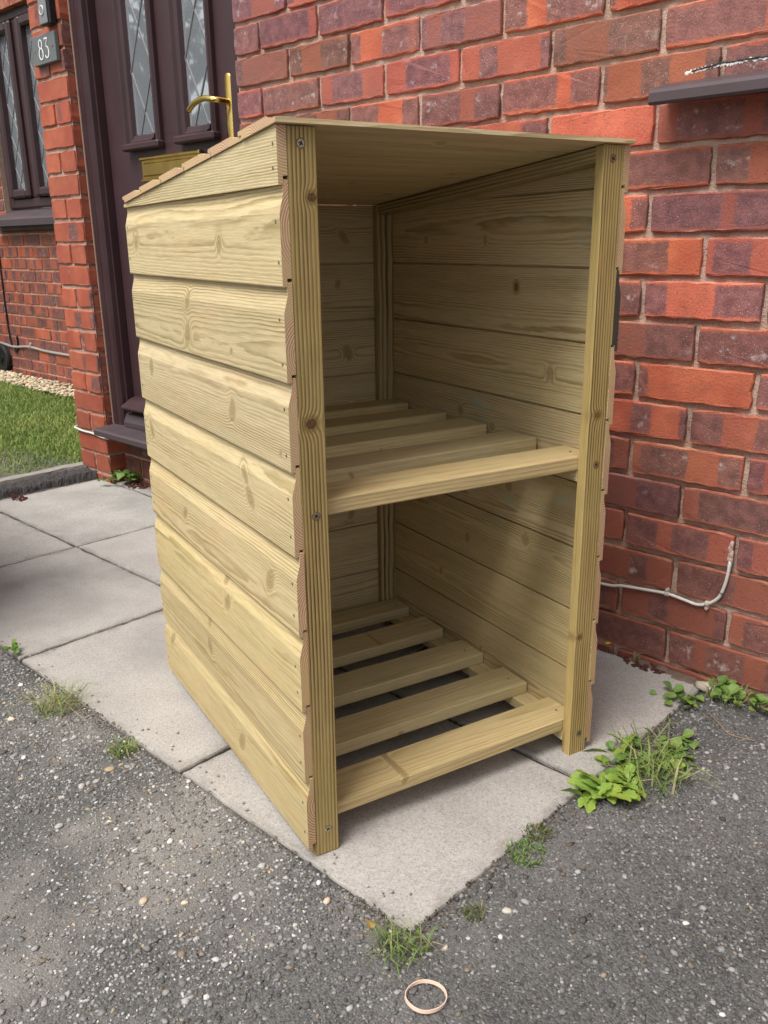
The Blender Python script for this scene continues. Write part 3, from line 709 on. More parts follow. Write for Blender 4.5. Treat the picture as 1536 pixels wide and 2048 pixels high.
# handle: back plate, spindle rose and lever
hx = -1.968; hd = MB(); pl = []
for i in range(24):
    a = 2*math.pi*i/24; pl.append((.0165*math.cos(a), 1.157+(.112 if math.sin(a) > 0 else -.112)+.0165*math.sin(a)))
vs = [(hx+x, DY-.009, z) for x, z in pl]+[(hx+x*.99, DY+.001, z) for x, z in pl]+[(hx+x*.8, DY-.0115, 1.157+(z-1.157)*.985) for x, z in pl]
fs = [[i, (i+1) % 24, 24+(i+1) % 24, 24+i][::-1] for i in range(24)]+[[48+i, 48+(i+1) % 24, (i+1) % 24, i][::-1] for i in range(24)]+[[48+i for i in range(24)]]
hd.add((vs, fs)); lever = spline([(hx, DY-.004, 1.212), (hx, DY-.035, 1.213), (hx-.012, DY-.052, 1.216), (hx-.05, DY-.055, 1.222), (hx-.10, DY-.052, 1.216), (hx-.135, DY-.050, 1.200)], 5)
hd.add(tube(lever, .0088, 12, .0078)); hd.add(tube([(hx, DY-.008, 1.09), (hx, DY-.02, 1.09)], .009, 14))
hd.build('handle', BRASS, door, True)
# sill, threshold and weather bar
mb = MB(); mb.add(prism([(-.046, .184), (-.050, .188), (-.050, .203), (-.044, .209), (.034, .214), (.14, .216), (.14, .19), (-.03, .186)], PR+.004, -1.846)); mb.build('door_sill', UPVCG, door)
mb = MB(); mb.add(prism([(.03, .2165), (.03, .232), (.042, .258), (.05, .262), (.06, .262), (.06, .27), (.14, .27), (.14, .2165)], DL0+.006, -1.913)); mb.build('threshold', UPVCG, door)
mb = MB(); mb.add(prism([(.02, .283), (.02, .288), (.06, .312), (DY+.001, .318), (DY+.001, .279), (.04, .279)], DL0+.01, DL1-.01)); mb.build('weather_bar', UPVC, door)
# --- brown ledge on the wall at the right
mb = MB(); mb.add(prism([(-.066, 1.052), (-.069, 1.056), (-.069, 1.070), (-.064, 1.076), (.005, 1.094), (.005, 1.074), (-.055, 1.060), (-.058, 1.052)], -.628, 1.2))
o = mb.build('ledge', UPVCG, house); o.location = -HO; o['label'] = 'brown plastic ledge fixed across the brick wall'
# torn sealant line above the ledge
def blob_strip(pts, wd, y, seed, th=.0016):
    rr = random.Random(seed); P_ = spline(pts, 14); vs = []; fs = []
    for i, p in enumerate(P_):
        a = wd*(.35+rr.random()*.9)*(.25 if i in (0, len(P_)-1) else 1); b = wd*(.35+rr.random()*.9)*(.25 if i in (0, len(P_)-1) else 1)
        vs += [(p.x, y, p.z-a), (p.x, y-th, p.z), (p.x, y, p.z+b)]
    for i in range(len(P_)-1):
        k = 3*i; fs += [[k, k+3, k+4, k+1], [k+1, k+4, k+5, k+2]]
    return vs, fs
o = part('sealant_streak', blob_strip([(-.60, 0, 1.104), (-.575, 0, 1.107), (-.545, 0, 1.110), (-.52, 0, 1.109), (-.49, 0, 1.111), (-.44, 0, 1.109), (-.38, 0, 1.112), (-.30, 0, 1.110)], .0032, -.0018, 4, .0006), PAINT, house); o.location = -HO
o = part('dark_sealant', blob_strip([(-.588, 0, 1.106), (-.56, 0, 1.109), (-.535, 0, 1.112), (-.52, 0, 1.1115), (-.48, 0, 1.1125), (-.44, 0, 1.111), (-.38, 0, 1.114)], .0020, -.0028, 8, .0004), BLACKP, house); o.location = -HO
# lumpy mortar haunch at the wall foot
hn = MB(); rr = random.Random(3)
for i in range(40):
    x = -.60+i*.02; hn.add(tuple(np.array(v_).tolist() if 0 else v_ for v_ in cbox(x-.0135, x+.0135, -.010-rr.random()*.014, .01, -.02, .002+rr.random()*.006, .004)))
o = hn.build('mortar_haunch', simple('dirty_mortar', (.16, .115, .09), .95, .1, .45, 60, .9, 150), house); o.location = -HO

# ================================================================== things on the house
# number plaque
pq = tag(empty('house_number_plaque', (-2.822, -.004, 1.452)), 'grey slate plaque with white 83 on the brick pier', 'plaque')
part('slate', cbox(-.078, .078, -.012, .003, -.0435, .0435, .002), SLATE, pq)
def stroke(pts, wds, y):
    vs = []; fs = []; n_ = len(pts)
    for i in range(n_):
        a, b = pts[max(i-1, 0)], pts[min(i+1, n_-1)]; d = Vector((b[0]-a[0], b[1]-a[1])); d.normalize(); s = Vector((-d.y, d.x))*wds[i]/2
        vs += [(pts[i][0]+s.x, y, pts[i][1]+s.y), (pts[i][0]-s.x, y, pts[i][1]-s.y)]
    for i in range(n_-1): fs.append([2*i, 2*i+1, 2*i+3, 2*i+2])
    return vs, fs
def arc(cx_, cz, rx, rz, a0, a1, n_, w0, w1):
    P_ = []; Wd = []
    for i in range(n_+1):
        a = math.radians(a0+(a1-a0)*i/n_); P_.append((cx_+rx*math.cos(a), cz+rz*math.sin(a))); Wd.append(w0+(w1-w0)*abs(math.cos(a)))
    return P_, Wd
e8 = MB(); yd = -.0135
P_, Wd = arc(-.019, .0165, .0105, .0125, 0, 360, 24, .0032, .0052); e8.add(stroke(P_, Wd, yd))
P_, Wd = arc(-.019, -.0125, .0135, .0165, 0, 360, 24, .0032, .0058); e8.add(stroke(P_, Wd, yd-.0001))
P_, Wd = arc(.0205, -.0115, .0135, .0165, 95, -150, 20, .003, .0062); e8.add(stroke(P_, Wd, yd))
e8.add(stroke([(.010, .0285), (.0315, .0285)], [.0045, .0045], yd-.0001)); e8.add(stroke([(.0115, .030), (.0105, .022)], [.003, .0015], yd-.0002)); e8.add(stroke([(.031, .0275), (.0225, .0165), (.0185, .0055)], [.003, .003, .0035], yd-.0003))
e8.build('numerals', PAINT, pq)
for x in (-.062, .06): part('screw', tube([(x, -.0115, .002), (x, -.0145, .002)], .003, 10), STEEL, pq)
# door bell
bl = tag(empty('door_bell', (-2.775, -.004, 1.565)), 'grey and black door bell push above the number plaque', 'doorbell')
part('housing', cbox(-.030, .034, -.022, .003, -.052, .05, .004), BLACKP, bl); part('face', cbox(-.027, .024, -.026, -.0215, -.049, .047, .003), GREYP, bl)
mb = MB(); cr = [(-.004+.0125*math.cos(a*math.pi/12), -.0275, -.010+.0125*math.sin(a*math.pi/12)) for a in range(25)]; mb.add(tube(cr, .0019, 6, cap=False)); mb.build('button_ring', PAINT, bl)
part('button', tube([(-.004, -.0255, -.010), (-.004, -.0285, -.010)], .0105, 16), GREYP, bl)
# cables
def cable(name, pts, r, mat, label, clips=(), clipmat=None):
    pts = [Vector(p) for p in pts]; o0 = pts[0]
    root = tag(empty(name, o0), label, 'cable'); part('lead', tube([p-o0 for p in spline(pts, 8)], r, 8), mat, root, True)
    for (x, z, up_) in clips:
        c_ = MB(); y = pts[0].y
        c_.add(tube([Vector((x-.004, y, z))-o0, Vector((x+.004, y, z))-o0], r*1.75, 10)); c_.add(tube([Vector((x, y+.004, z+up_*(r*2.6)))-o0, Vector((x, y-.004, z+up_*(r*2.6)))-o0], r*1.1, 8))
        c_.build('cable_clip', clipmat or simple('clip_grey', (.5, .42, .38), .5, .4, .1, 30), root)
    return root
cable('wall_cable', [(-1.2, -.0045, .140), (-.9, -.0045, .146), (-.691, -.0045, .149), (-.641, -.0045, .157), (-.586, -.0045, .163), (-.544, -.0045, .167), (-.508, -.0045, .164), (-.481, -.0045, .162), (-.459, -.0045, .171), (-.442, -.0045, .188), (-.434, -.0045, .212), (-.430, -.004, .239), (-.430, .0, .262), (-.431, .02, .268)], .0032, CABLE,
      'white cable clipped low on the brick wall beside the log store', [(-.544, .167, 1), (-.462, .1695, -1)])
_f = MB(); _v0, _f0 = ico(); _rr = random.Random(2)
for (dx_, dz_, a_, b_) in ((0, 0, .0075, .015), (.001, .009, .0065, .014), (-.001, .019, .0055, .014), (.0005, .028, .0045, .012), (.001, -.009, .0055, .010)):
    _f.add(([(v[0]*a_*(1+_rr.gauss(0, .12)), v[1]*.0032, v[2]*b_*(1+_rr.gauss(0, .12))) for v in _v0], [list(q) for q in _f0]), Matrix.Translation((dx_, 0, dz_)))
tag(_f.build('filler_smear', simple('old_sealant', (.46, .33, .28), .8, .2, .25, 80, .6, 150), None, True, (-.431, .0, .266)), 'smear of old filler where the white cable enters the wall', 'filler')
cable('pier_cable', [(-2.945, .05, .178), (-2.945, -.004, .178), (-2.925, -.0055, .173), (-2.88, -.0055, .170), (-2.815, -.0055, .1705), (-2.745, -.0055, .166), (-2.70, -.0055, .166)], .0042, CABLE, 'short white cable crossing the foot of the brick pier', [(-2.815, .1705, 1)])
cable('far_cable', [(-7.4, FY-.006, .19), (-6.7, FY-.006, .178), (-6.25, FY-.006, .176), (-6.0, FY-.006, .160), (-5.75, FY-.006, .176), (-5.5, FY-.006, .165), (-5.1, FY-.006, .162), (-4.4, FY-.006, .16)], .009, CABLEG, 'grey cable running along the far wall above the lawn', [(-5.72, .176, 1)])
cable('drop_cable', [(-6.02, FY-.006, .93), (-6.03, FY-.006, .7), (-6.04, FY-.006, .42), (-6.03, FY-.006, .2), (-5.97, FY-.006, .13), (-5.93, FY-.006, .16), (-5.92, FY-.006, .24)], .0065, BLACKP, 'thin black cable hanging down the far wall below the window')
# wheelie bin at the far wall; only its wheel reaches into the picture
bn = tag(empty('wheelie_bin', (-6.35, .98, -.035)), 'black wheelie bin with a round wheel on the gravel by the far wall', 'bin')
wprof = [(-.1, 0), (.1, 0)]
for s in (1,):
    pass
def wheel_mesh(r, w_):
    mb = MB(); prof = [(0, r*.62), (-w_*.45, r*.66), (-w_*.5, r*.92), (-w_*.3, r), (w_*.3, r), (w_*.5, r*.92), (w_*.45, r*.66)]; n_ = 28; k = len(prof)
    for i in range(n_):
        a = 2*math.pi*i/n_
        for (y, rr_) in prof: mb.v.append((rr_*math.cos(a), y, rr_*math.sin(a)))
    for i in range(n_):
        for j in range(k): mb.f.append([i*k+j, i*k+(j+1) % k, ((i+1) % n_)*k+(j+1) % k, ((i+1) % n_)*k+j])
    return mb
for yy in (-.02, .0):
    pass
wh = wheel_mesh(.10, .05).build('wheel', RUBBER, bn); wh.location = (.185, -.12, .10); wh2 = wheel_mesh(.10, .05).build('wheel', RUBBER, bn); wh2.location = (.185, .13, .10)
for o_ in (wh, wh2):
    hb = MB(); hb.add(tube([(0, -.02, 0), (0, .02, 0)], .065, 20)); hb.add(tube([(0, -.03, 0), (0, .03, 0)], .02, 14)); q_ = hb.build('hub', BLACKP, o_)
mb = MB(); mb.add(prism([(-.24, .06), (-.27, .95), (.27, .95), (.24, .06)], -.62, .08)); 
bd = MB()
vs = [(-.45, -.2, .04), (.10, -.2, .12), (.10, .2, .12), (-.45, .2, .04), (-.56, -.25, .93), (.13, -.25, .93), (.13, .25, .93), (-.56, .25, .93)]
bd.v = vs; bd.f = [[0, 3, 2, 1], [4, 5, 6, 7], [0, 1, 5, 4], [1, 2, 6, 5], [2, 3, 7, 6], [3, 0, 4, 7]]
bd.build('body', BLACKP, bn).location = (-.12, 0, 0); part('lid', cbox(-.70, .06, -.27, .27, .932, .985, .02), BLACKP, bn)

# ================================================================== LOG STORE
SO = Vector((-.6428, -.8556, .0)); SA = 1.2963
store = tag(empty('log_store', SO, SA), 'pale timber log store with shiplap sides, sloping roof and two slatted shelves', 'log store')
PWD, PDP, WI, SH, SD, PT, ZB = .0369, .0175, .4763, .9611, .657, .1108, .0139
UR = WI+PWD; BT = .0118; SLOPE = .0866; TH = math.atan(SLOPE)
def roofz(v): return .9626-SLOPE*v
SHIP = [(.0058, 0), (.0112, 0), (.0118, .0015), (.0118, .0812), (.0114, .0826), (.0094, .0900), (.0074, .0972), (.0065, .1015), (.0063, .1060), (.0063, .1100), (.0054, .1101), (.0054, .1165), (.0003, .1165), (0, .116), (0, .0095), (.0058, .0095)]
def wprops(o, pith=None, knots=(), kdark=.0, tint=1., endblack=0., kasp=.68, stain=0.):
    o['pith'] = pith or (random.uniform(-.05, -.012), random.uniform(.02, .09), 0.)
    for i in range(3): o['k%d' % (i+1)] = tuple(float(q) for q in knots[i]) if i < len(knots) else (0., 0., 0.)
    o['kdark'] = float(kdark); o['kasp'] = float(kasp); o['kshear'] = random.uniform(.15, .5)*random.choice((-1, 1)) if kasp < .8 else 0.; o['stain'] = float(stain); t = tint if isinstance(tint, tuple) else (tint,)*3; o['tint'] = tuple(float(q) for q in t); o['endblack'] = float(endblack)
    return o
def nail(parent, p, nrm_axis='y', r=.0019):
    o = link('nail', NAILM, None, parent); o.location = p; return o
def disc(r, th, seg=10):
    vs = [(r*math.cos(2*math.pi*i/seg), -th, r*math.sin(2*math.pi*i/seg)) for i in range(seg)]+[(r*1.05*math.cos(2*math.pi*i/seg), 0.0005, r*1.05*math.sin(2*math.pi*i/seg)) for i in range(seg)]
    return vs, [list(range(seg))]+[[i, seg+i, seg+(i+1) % seg, (i+1) % seg] for i in range(seg)]
NAILM = mesh('nail', *disc(.0021, .0004)); NAILM.materials.append(NAIL)
# side boards. Local frame: x along board (front to back = +v), y outward, z across
SK = {0: [(.604, .085, .010), (.245, .045, .013)], 1: [(.377, .10, .008), (.372, .055, .011)], 2: [(.275, .10, .009), (.267, .063, .012)], 3: [(.45, .052, .010), (.088, .05, .013)],
      4: [(.158, .075, .010), (.143, .045, .012), (.61, .06, .011)], 5: [(.19, .05, .013), (.577, .065, .012), (.03, .02, .004)], 6: [(.35, .08, .010), (.361, .03, .013), (.18, .02, .004)], 7: [(.2, .048, .009), (.6, .05, .010)]}
IK = {6: [(.2257, .085, .010)], 5: [(.1318, .062, .009)], 4: [(.38, .075, .009), (.28, .06, .008)], 3: [(.228, .072, .009)], 2: [(.177, .095, .010), (.35, .05, .008)], 7: [(.314, .05, .006), (.5, .05, .006)], 1: [(.44, .06, .006)], 0: [(.3, .05, .005)]}
def side_board(side, k):
    z0 = ZB+k*PT; e = random.uniform(-.0012, .0008)
    if side < 0: mw = basis((0, 0, z0), (0, 1, 0), (-1, 0, 0), (0, 0, 1)); vf = prism(SHIP, e, SD, 1)
    else: mw = basis((UR, 0, z0), (0, 1, 0), (1, 0, 0), (0, 0, 1)); vf = prism(SHIP, e, SD, 1)
    # keep a positively oriented frame: mirrored frames get their faces flipped
    if Matrix(mw).determinant() < 0: vf = (vf[0], [f[::-1] for f in vf[1]])
    rr = random.Random(k*7+(3 if side > 0 else 1))
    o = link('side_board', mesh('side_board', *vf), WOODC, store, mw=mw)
    kn = SK.get(k, []) if side < 0 else IK.get(k, [])
    tn = rr.uniform(.90, 1.05); wprops(o, (rr.uniform(-.05, -.018), rr.uniform(.02, .085), 0), kn, .45 if side < 0 else (.9 if k == 6 else .4), (tn*(.93 if k < 4 else 1), tn*(.91 if k < 4 else 1), tn*rr.uniform(.93, 1.02)*(.84 if k < 4 else 1)), 1. if (side > 0 and k == 6) else 0., kasp=(.78 if side < 0 else .85), stain=(1. if side > 0 and k in (3, 4) else .35 if side > 0 and k in (5, 7) else 0.))  # lower boards: more golden wood, with some shade painted into the tint
    if side < 0:
        for xx in (.012, SD-.010):
            for zz in (.026, .073): nail(o, (xx+rr.gauss(0, .0015), 0, zz+rr.gauss(0, .003))).matrix_local = basis((xx+rr.gauss(0, .0015), BT, zz+rr.gauss(0, .003)), (-1, 0, 0), (0, -1, 0), (0, 0, 1))
    return o
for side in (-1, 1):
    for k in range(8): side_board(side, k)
    # tapered top board cut to the roof slope
    z0 = ZB+8*PT; hf, hb = roofz(0)-z0-.0008, roofz(SD)-z0-.0008
    P0 = [(.0058, 0), (.0112, 0), (.0118, .0015)]
    def tp(x): h = hf+(hb-hf)*x/SD; return [(.0058, 0), (BT, 0), (BT, h), (0, h), (0, min(.0095, h*.6)), (.0058, min(.0095, h*.6))]
    a, b = tp(0), tp(SD); vs = [(0, y, z) for y, z in a]+[(SD, y, z) for y, z in b]; n_ = 6
    fs = [[(i+1) % n_+n_, i+n_, i, (i+1) % n_][::-1] for i in range(n_)]; fs = [f[::-1] for f in fs]; fs += [list(range(n_))[::-1], [n_+i for i in range(n_)]]
    mw = basis((0 if side < 0 else UR, 0, z0), (0, 1, 0), (-1 if side < 0 else 1, 0, 0), (0, 0, 1))
    if mw.determinant() < 0: fs = [f[::-1] for f in fs]
    o = link('side_board', mesh('side_board', vs, fs), WOODC, store, mw=mw); wprops(o, (-.015, .09, 0), [], 0., (1.0, 1.02, 1.0))
    if side < 0:
        for (xx, zz) in ((.012, .018), (.010, .043)): nail(o, (0, 0, 0)).matrix_local = basis((xx, BT, zz), (-1, 0, 0), (0, -1, 0), (0, 0, 1))
# back boards
for k in range(8):
    z0 = ZB+k*PT; mw = basis((UR-.0005, SD-.0185, z0), (-1, 0, 0), (0, 1, 0), (0, 0, 1))
    o = link('back_board', mesh('back_board', *prism(SHIP if k < 7 else [(y, z+.0009 if z > .11 else z) for y, z in SHIP], 0, UR-.001, 1)), WOODC, store, mw=mw)
    wprops(o, None, [(random.uniform(.05, .2), random.uniform(.03, .08), random.uniform(.006, .011))], .5, random.uniform(.9, 1.02))
# posts: local x up the post
SCREWM = None
def screw_mesh():
    mb = MB(); r = .0048; seg = 16
    # countersunk head with a cross recess
    vs = [(0, .0006, 0)]; 
    mb.add(tube([(0, -.0004, 0), (0, .0035, 0)], r, seg))
    me = mb
    for a in (.4, .4+math.pi/2):
        mw = Matrix.Rotation(a, 4, 'Y'); mb.add(cbox(-.0030, .0030, -.0009, -.0003, -.0007, .0007, .0002), mw)
    return mesh('screw', mb.v, mb.f)
SCREWH = mesh('screw', *tube([(0, -.0004, 0), (0, .0035, 0)], .0046, 16)); SCREWH.materials.append(STEEL)
CROSSM = MB(); 
for a in (.5, .5+math.pi/2): CROSSM.add(cbox(-.0030, .0030, -.0010, -.0003, -.00075, .00075, .0002), Matrix.Rotation(a, 4, 'Y'))
CROSSM = mesh('screw_recess', CROSSM.v, CROSSM.f); CROSSM.materials.append(BLACKP)
RIMM = mesh('screw_hole', *tube([(0, -.0002, 0), (0, .003, 0)], .0060, 16)); RIMM.materials.append(simple('bruised_wood', (.17, .125, .06), .9, .1, .3, 200))
def post(u0, v0, zt_front, zt_back, knots, kd, pith, tint, screws=()):
    c = .0012; L = zt_front
    pr = [(0, c), (c, 0), (PDP-c, 0), (PDP, c), (PDP, PWD-c), (PDP-c, PWD), (c, PWD), (0, PWD-c)]
    rr = random.Random(int(u0*1000)+int(v0*100)); nseg = 24
    jit = [[rr.gauss(0, .00025) for _ in pr] for _ in range(nseg+1)]
    vs = []; fs = []; n_ = len(pr)
    for i in range(nseg+1):
        for j, (y, z) in enumerate(pr):
            top = zt_front+(zt_back-zt_front)*y/PDP; vs.append((top*i/nseg, y+jit[i][j], z+jit[i][j]*.6))
    for i in range(nseg):
        for j in range(n_): fs.append([i*n_+j, i*n_+(j+1) % n_, (i+1)*n_+(j+1) % n_, (i+1)*n_+j])
    fs += [list(range(n_))[::-1], [nseg*n_+j for j in range(n_)]]
    # local x -> up, local y -> v (back), local z -> u : frame (z, v, u) is left handed, so flip
    mw = basis((u0, v0, 0), (0, 0, 1), (0, 1, 0), (1, 0, 0))
    if mw.determinant() < 0: fs = fs
    else: fs = [f[::-1] for f in fs]
    o = link('post', mesh('post', vs, fs), WOODP, store, mw=mw); wprops(o, pith, knots, kd, tint, kasp=.85)
    for (uu, zz) in screws:
        for me in (RIMM, SCREWH, CROSSM):
            q_ = link(me.name.split('.')[0], me, None, o)
            q_.matrix_local = mw.inverted() @ Matrix.Translation((u0+uu, v0, zz))
    return o
post(0, 0, roofz(0)-.001, roofz(PDP)-.001, [(.8872, .0287, .0082), (.6266, .0172, .0112)], 1., (.02, -.10, 0), (.97, .90, .71), [(.0175, .944), (.0195, .508), (.0200, .0385)])
post(WI, 0, roofz(0)-.001, roofz(PDP)-.001, [(.2199, .010, .0070), (.585, .018, .0085)], .85, (.012, .09, 0), (1.1, 1.02, .78), [(.0165, .944), (.0215, .508), (.0215, .038)])
post(0, SD-.0185-PDP-.0005, roofz(SD-.037)-.001, roofz(SD-.02)-.001, [], 0, (.08, .0, 0), 1.05)
post(WI, SD-.0185-PDP-.0005, roofz(SD-.037)-.001, roofz(SD-.02)-.001, [], 0, (.09, .06, 0), 1.08)
# rails under the roof along each side
for u0 in (0, WI):
    L = SD-.0185-2*PDP-.003
    o = link('roof_rail', mesh('roof_rail', *cbox(0, L, 0, PWD-.001, -.019, 0, .0012)), WOODP, store, mw=basis((u0+.0005+PWD-.001, PDP+.001, roofz(PDP)-.0015), (0, math.cos(TH), -math.sin(TH)), (-1, 0, 0), (0, math.sin(TH), math.cos(TH))))
    wprops(o, (.08, .05, 0), [], 0, 1.05)
# shelf bearers and slats
VS = [.0182, .150, .287, .4225, .5555]; WD = [.0715, .0718, .075, .0725, .060]
for zt in (.0625, .5208):
    for u0 in (.0006, WI+.0006):
        o = link('bearer', mesh('bearer', *cbox(0, SD-.0185-2*PDP-.003, 0, .036, -.019, 0, .001)), WOODS, store, mw=basis((u0+.036, PDP+.001, zt-.0226), (0, 1, 0), (-1, 0, 0), (0, 0, 1))); wprops(o, (.03, .05, 0), [], 0, 1.)
    for i, (v0, wd) in enumerate(zip(VS, WD)):
        rr = random.Random(int(zt*100)*10+i); L = .5065+rr.uniform(-.003, .002)
        nseg = 16; c = .0018; T_ = .0222
        pr = [(0, c), (c, 0), (wd-c, 0), (wd, c), (wd, T_-c*.6), (wd-c, T_), (c, T_), (0, T_-c)]
        ph = rr.random()*6
        def fn(x, y, z): return (x, y+.0007*math.sin(x*9+ph), z+.0006*math.sin(x*7+ph*2))
        vs, fs = prism(pr, 0, L, nseg, fn)
        o = link('slat', mesh('slat', vs, fs), WOODR if (i == 0) else WOODS, store, mw=basis((.002, v0, zt-T_), (1, 0, 0), (0, 1, 0), (0, 0, 1)))
        kn = []
        if zt < .1: kn = {0: [(.16, .02, .006)], 1: [(.235, .0, .007)], 2: [], 3: [(.36, .03, .006)], 4: []}[i]
        else: kn = {0: [], 1: [(.15, .01, .004)], 2: [(.28, .0, .005)], 3: [(.1, .0, .006)], 4: [(.25, .0, .005)]}[i]
        kn = [(a, b/1., s) for a, b, s in kn]
        tn = rr.uniform(.93, 1.05); wprops(o, (rr.uniform(.0, wd), rr.uniform(-.04, -.008), 0), kn, .5, (tn, tn, tn*rr.uniform(.94, 1.02)))
        for xx in (.485, .018):
            q_ = link('nail', NAILM, None, o); q_.matrix_local = basis((xx, wd*.4, T_), (1, 0, 0), (0, 0, -1), (0, 1, 0)) 
# roof boards: butt edge down-slope (towards the back)
RP = .1093
for i in range(6):
    vb = .648-i*RP; prof = [(y*.86, min(z, .1165)) for y, z in SHIP] if i < 5 else [(y*.86, min(z, .110)) for y, z in SHIP]
    u0, u1 = -.0150+random.uniform(-.001, .001), .5265+random.uniform(-.001, .0015)
    # local x along u, y up (outward), z up the slope (towards -v)
    mw = basis((u0, vb, roofz(vb)+.0003), (1, 0, 0), (0, math.sin(TH), math.cos(TH)), (0, -math.cos(TH), math.sin(TH)))
    vf = prism(prof, 0, u1-u0, 1)
    if mw.determinant() < 0: vf = (vf[0], [f[::-1] for f in vf[1]])
    o = link('roof_board', mesh('roof_board', *vf), WOODC, store, mw=mw); wprops(o, (-.02, random.uniform(.03, .08), 0), [(random.uniform(.1, .45), .05, .008)], .2, (1.0, 1.0, .98))

# ================================================================== small things on the ground
def pebble(x, y, r, colr, label, group=None, flat=.6, z=None):
    global RNG
    v0, f0 = ico(); rr = np.random.default_rng(int(abs(x*1000+y*7777)))
    # one subdivision
    vs = [tuple(v) for v in v0]; cache = {}; fs = []
    def mid(a, b):
        key = (min(a, b), max(a, b))
        if key not in cache:
            m_ = (np.array(vs[a])+np.array(vs[b])); m_ = m_/np.linalg.norm(m_); cache[key] = len(vs); vs.append(tuple(m_))
        return cache[key]
    for a, b, c in f0:
        ab, bc, ca = mid(a, b), mid(b, c), mid(c, a); fs += [[a, ab, ca], [b, bc, ab], [c, ca, bc], [ab, bc, ca]]
    V = np.array(vs)*(1+rr.normal(0, .10, (len(vs), 1)))*np.array([1.25, .9, flat])*r*.60; an = rr.uniform(0, 6.28); c, s = math.cos(an), math.sin(an)
    V = np.c_[V[:, 0]*c-V[:, 1]*s, V[:, 0]*s+V[:, 1]*c, V[:, 2]]
    me = npmesh('pebble', V, np.array(fs), np.tile(np.array(colr), (len(V), 1)), True); o = link('pebble', me, STONE)
    zz = float(ground_z(np.array(x), np.array(y))) if z is None else z
    o.location = (x, y, zz+r*flat*.35); tag(o, label, 'pebble', group); return o
CREAM = (.62, .52, .38); WHT = (.66, .63, .58); GRY = (.42, .41, .39)
pebble(-.565, -.907, .0085, (.66, .50, .38), 'cream oval pebble at the slab edge')
pebble(-.379, -.759, .0095, (.50, .47, .40), 'largest grey oval pebble beside the right slab edge')
pebble(-.702, -1.038, .0070, CREAM, 'small cream pebble on the dusty tarmac')
pebble(-1.061, -.945, .0125, (.42, .31, .20), 'flat brown stone chip beside the slabs', flat=.4)
pebble(-1.341, -.989, .0105, (.66, .60, .42), 'pale yellow pebble near the grass tuft by the dark corner')
for (px_, py_, r_, c_) in ((-.823, -.982, .008, WHT), (-.98, -1.075, .009, GRY), (-.66, -.985, .008, GRY), (-.60, -.89, .0065, WHT), (-1.20, -1.03, .008, WHT), (-1.30, -1.06, .007, WHT), (-.93, -1.02, .007, CREAM), (-.36, -.80, .006, WHT), (-.40, -.86, .0055, WHT), (-.30, -1.0, .0055, WHT), (-.22, -.95, .006, WHT), (-.12, -.98, .0065, WHT), (-.11, -.72, .0055, WHT), (-.20, -.62, .006, WHT)):
    pebble(px_, py_, r_, c_, 'small pale stone lying loose on the tarmac', 'pale stones on the tarmac')
# rubber band
rbm = MB(); n_ = 72; cx_, cy_ = 0, 0
th = .0010; hh = .0038
for i in range(n_):
    a = 2*math.pi*i/n_; rx, ry = .0230*(1+.04*math.cos(2*a+.5)), .0212*(1+.03*math.cos(3*a))
    ox, oy = rx*math.cos(a), ry*math.sin(a); nn = Vector((math.cos(a), math.sin(a), 0)); tw = .35*math.sin(a+.6)
    up_ = Vector((nn.x*tw, nn.y*tw, 1)).normalized(); z_ = .0012+.0008*math.sin(2*a)
    for (q, h_) in ((-1, -1), (1, -1), (1, 1), (-1, 1)):
        p = Vector((ox, oy, z_+hh*.5))+nn*q*th*.5+up_*h_*hh*.5; rbm.v.append(tuple(p))
for i in range(n_):
    for k in range(4): a, b = i*4, ((i+1) % n_)*4; rbm.f.append([a+k, a+(k+1) % 4, b+(k+1) % 4, b+k])
o = rbm.build('rubber_band', BAND, None, False, (-.3675, -.9345, float(ground_z(np.array(-.3675), np.array(-.9345)))+.0015)); o.rotation_euler = (0, 0, .78)
o.scale = (1.0, 1.0, 1.0); tag(o, 'tan rubber band lying in an oval on the tarmac', 'rubber band')
# weeds
def leaf_mesh(L, W_, lobed=True, curl=.5, seed=0, seg=12):
    rr = random.Random(seed); vs = []; fs = []
    for i in range(seg+1):
        t = i/seg; x = L*t; z = L*(.35*t-curl*t*t)
        wdt = W_*(math.sin(math.pi*min(1, (t*.90+.06))**1.9)**.7)*(.25 if t < .15 else 1)
        if lobed: wdt *= (.62+.38*abs(math.sin(t*13+rr.random()*.8)))
        dz = wdt*.28
        for q in (-1, -.5, 0, .5, 1): vs.append((x-abs(q)*wdt*.15, q*wdt, z+dz*abs(q)+rr.gauss(0, .0004)))
    for i in range(seg):
        for k in range(4): a = i*5+k; fs.append([a, a+1, a+6, a+5])
    me = mesh('leaf', vs, fs, True); return me
DL = [leaf_mesh(.060, .0150, True, .42, s) for s in range(4)]
OL = [leaf_mesh(.024, .0100, False, .35, s+10, 8) for s in range(3)]
for me in DL: me.materials.append(LEAF)
for me in OL: me.materials.append(LEAF2)
def weed(name, x, y, z, meshes, nl, smin, smax, label, cat, tilt=(-.1, .7), spread=.006, arc_=(0, 6.283), stalk=0.):
    root = tag(empty(name, (x, y, z)), label, cat); rr = random.Random(int(abs(x*3331+y*977)))
    for i in range(nl):
        az = rr.uniform(*arc_); s = rr.uniform(smin, smax); me = rr.choice(meshes)
        o = link('leaf', me, None, root); o.location = (rr.gauss(0, spread), rr.gauss(0, spread), .004+rr.random()*.006+stalk*rr.random()); o.rotation_euler = (rr.gauss(0, .35), -rr.uniform(*tilt), az); o.scale = (s, s, s)
    return root
gz = lambda x, y: float(ground_z(np.array(x), np.array(y)))
weed('dandelion', -.418, -.462, -.002, DL, 46, .35, .85, 'bright green dandelion growing at the slab edge', 'weed', (-.15, .75), .010)
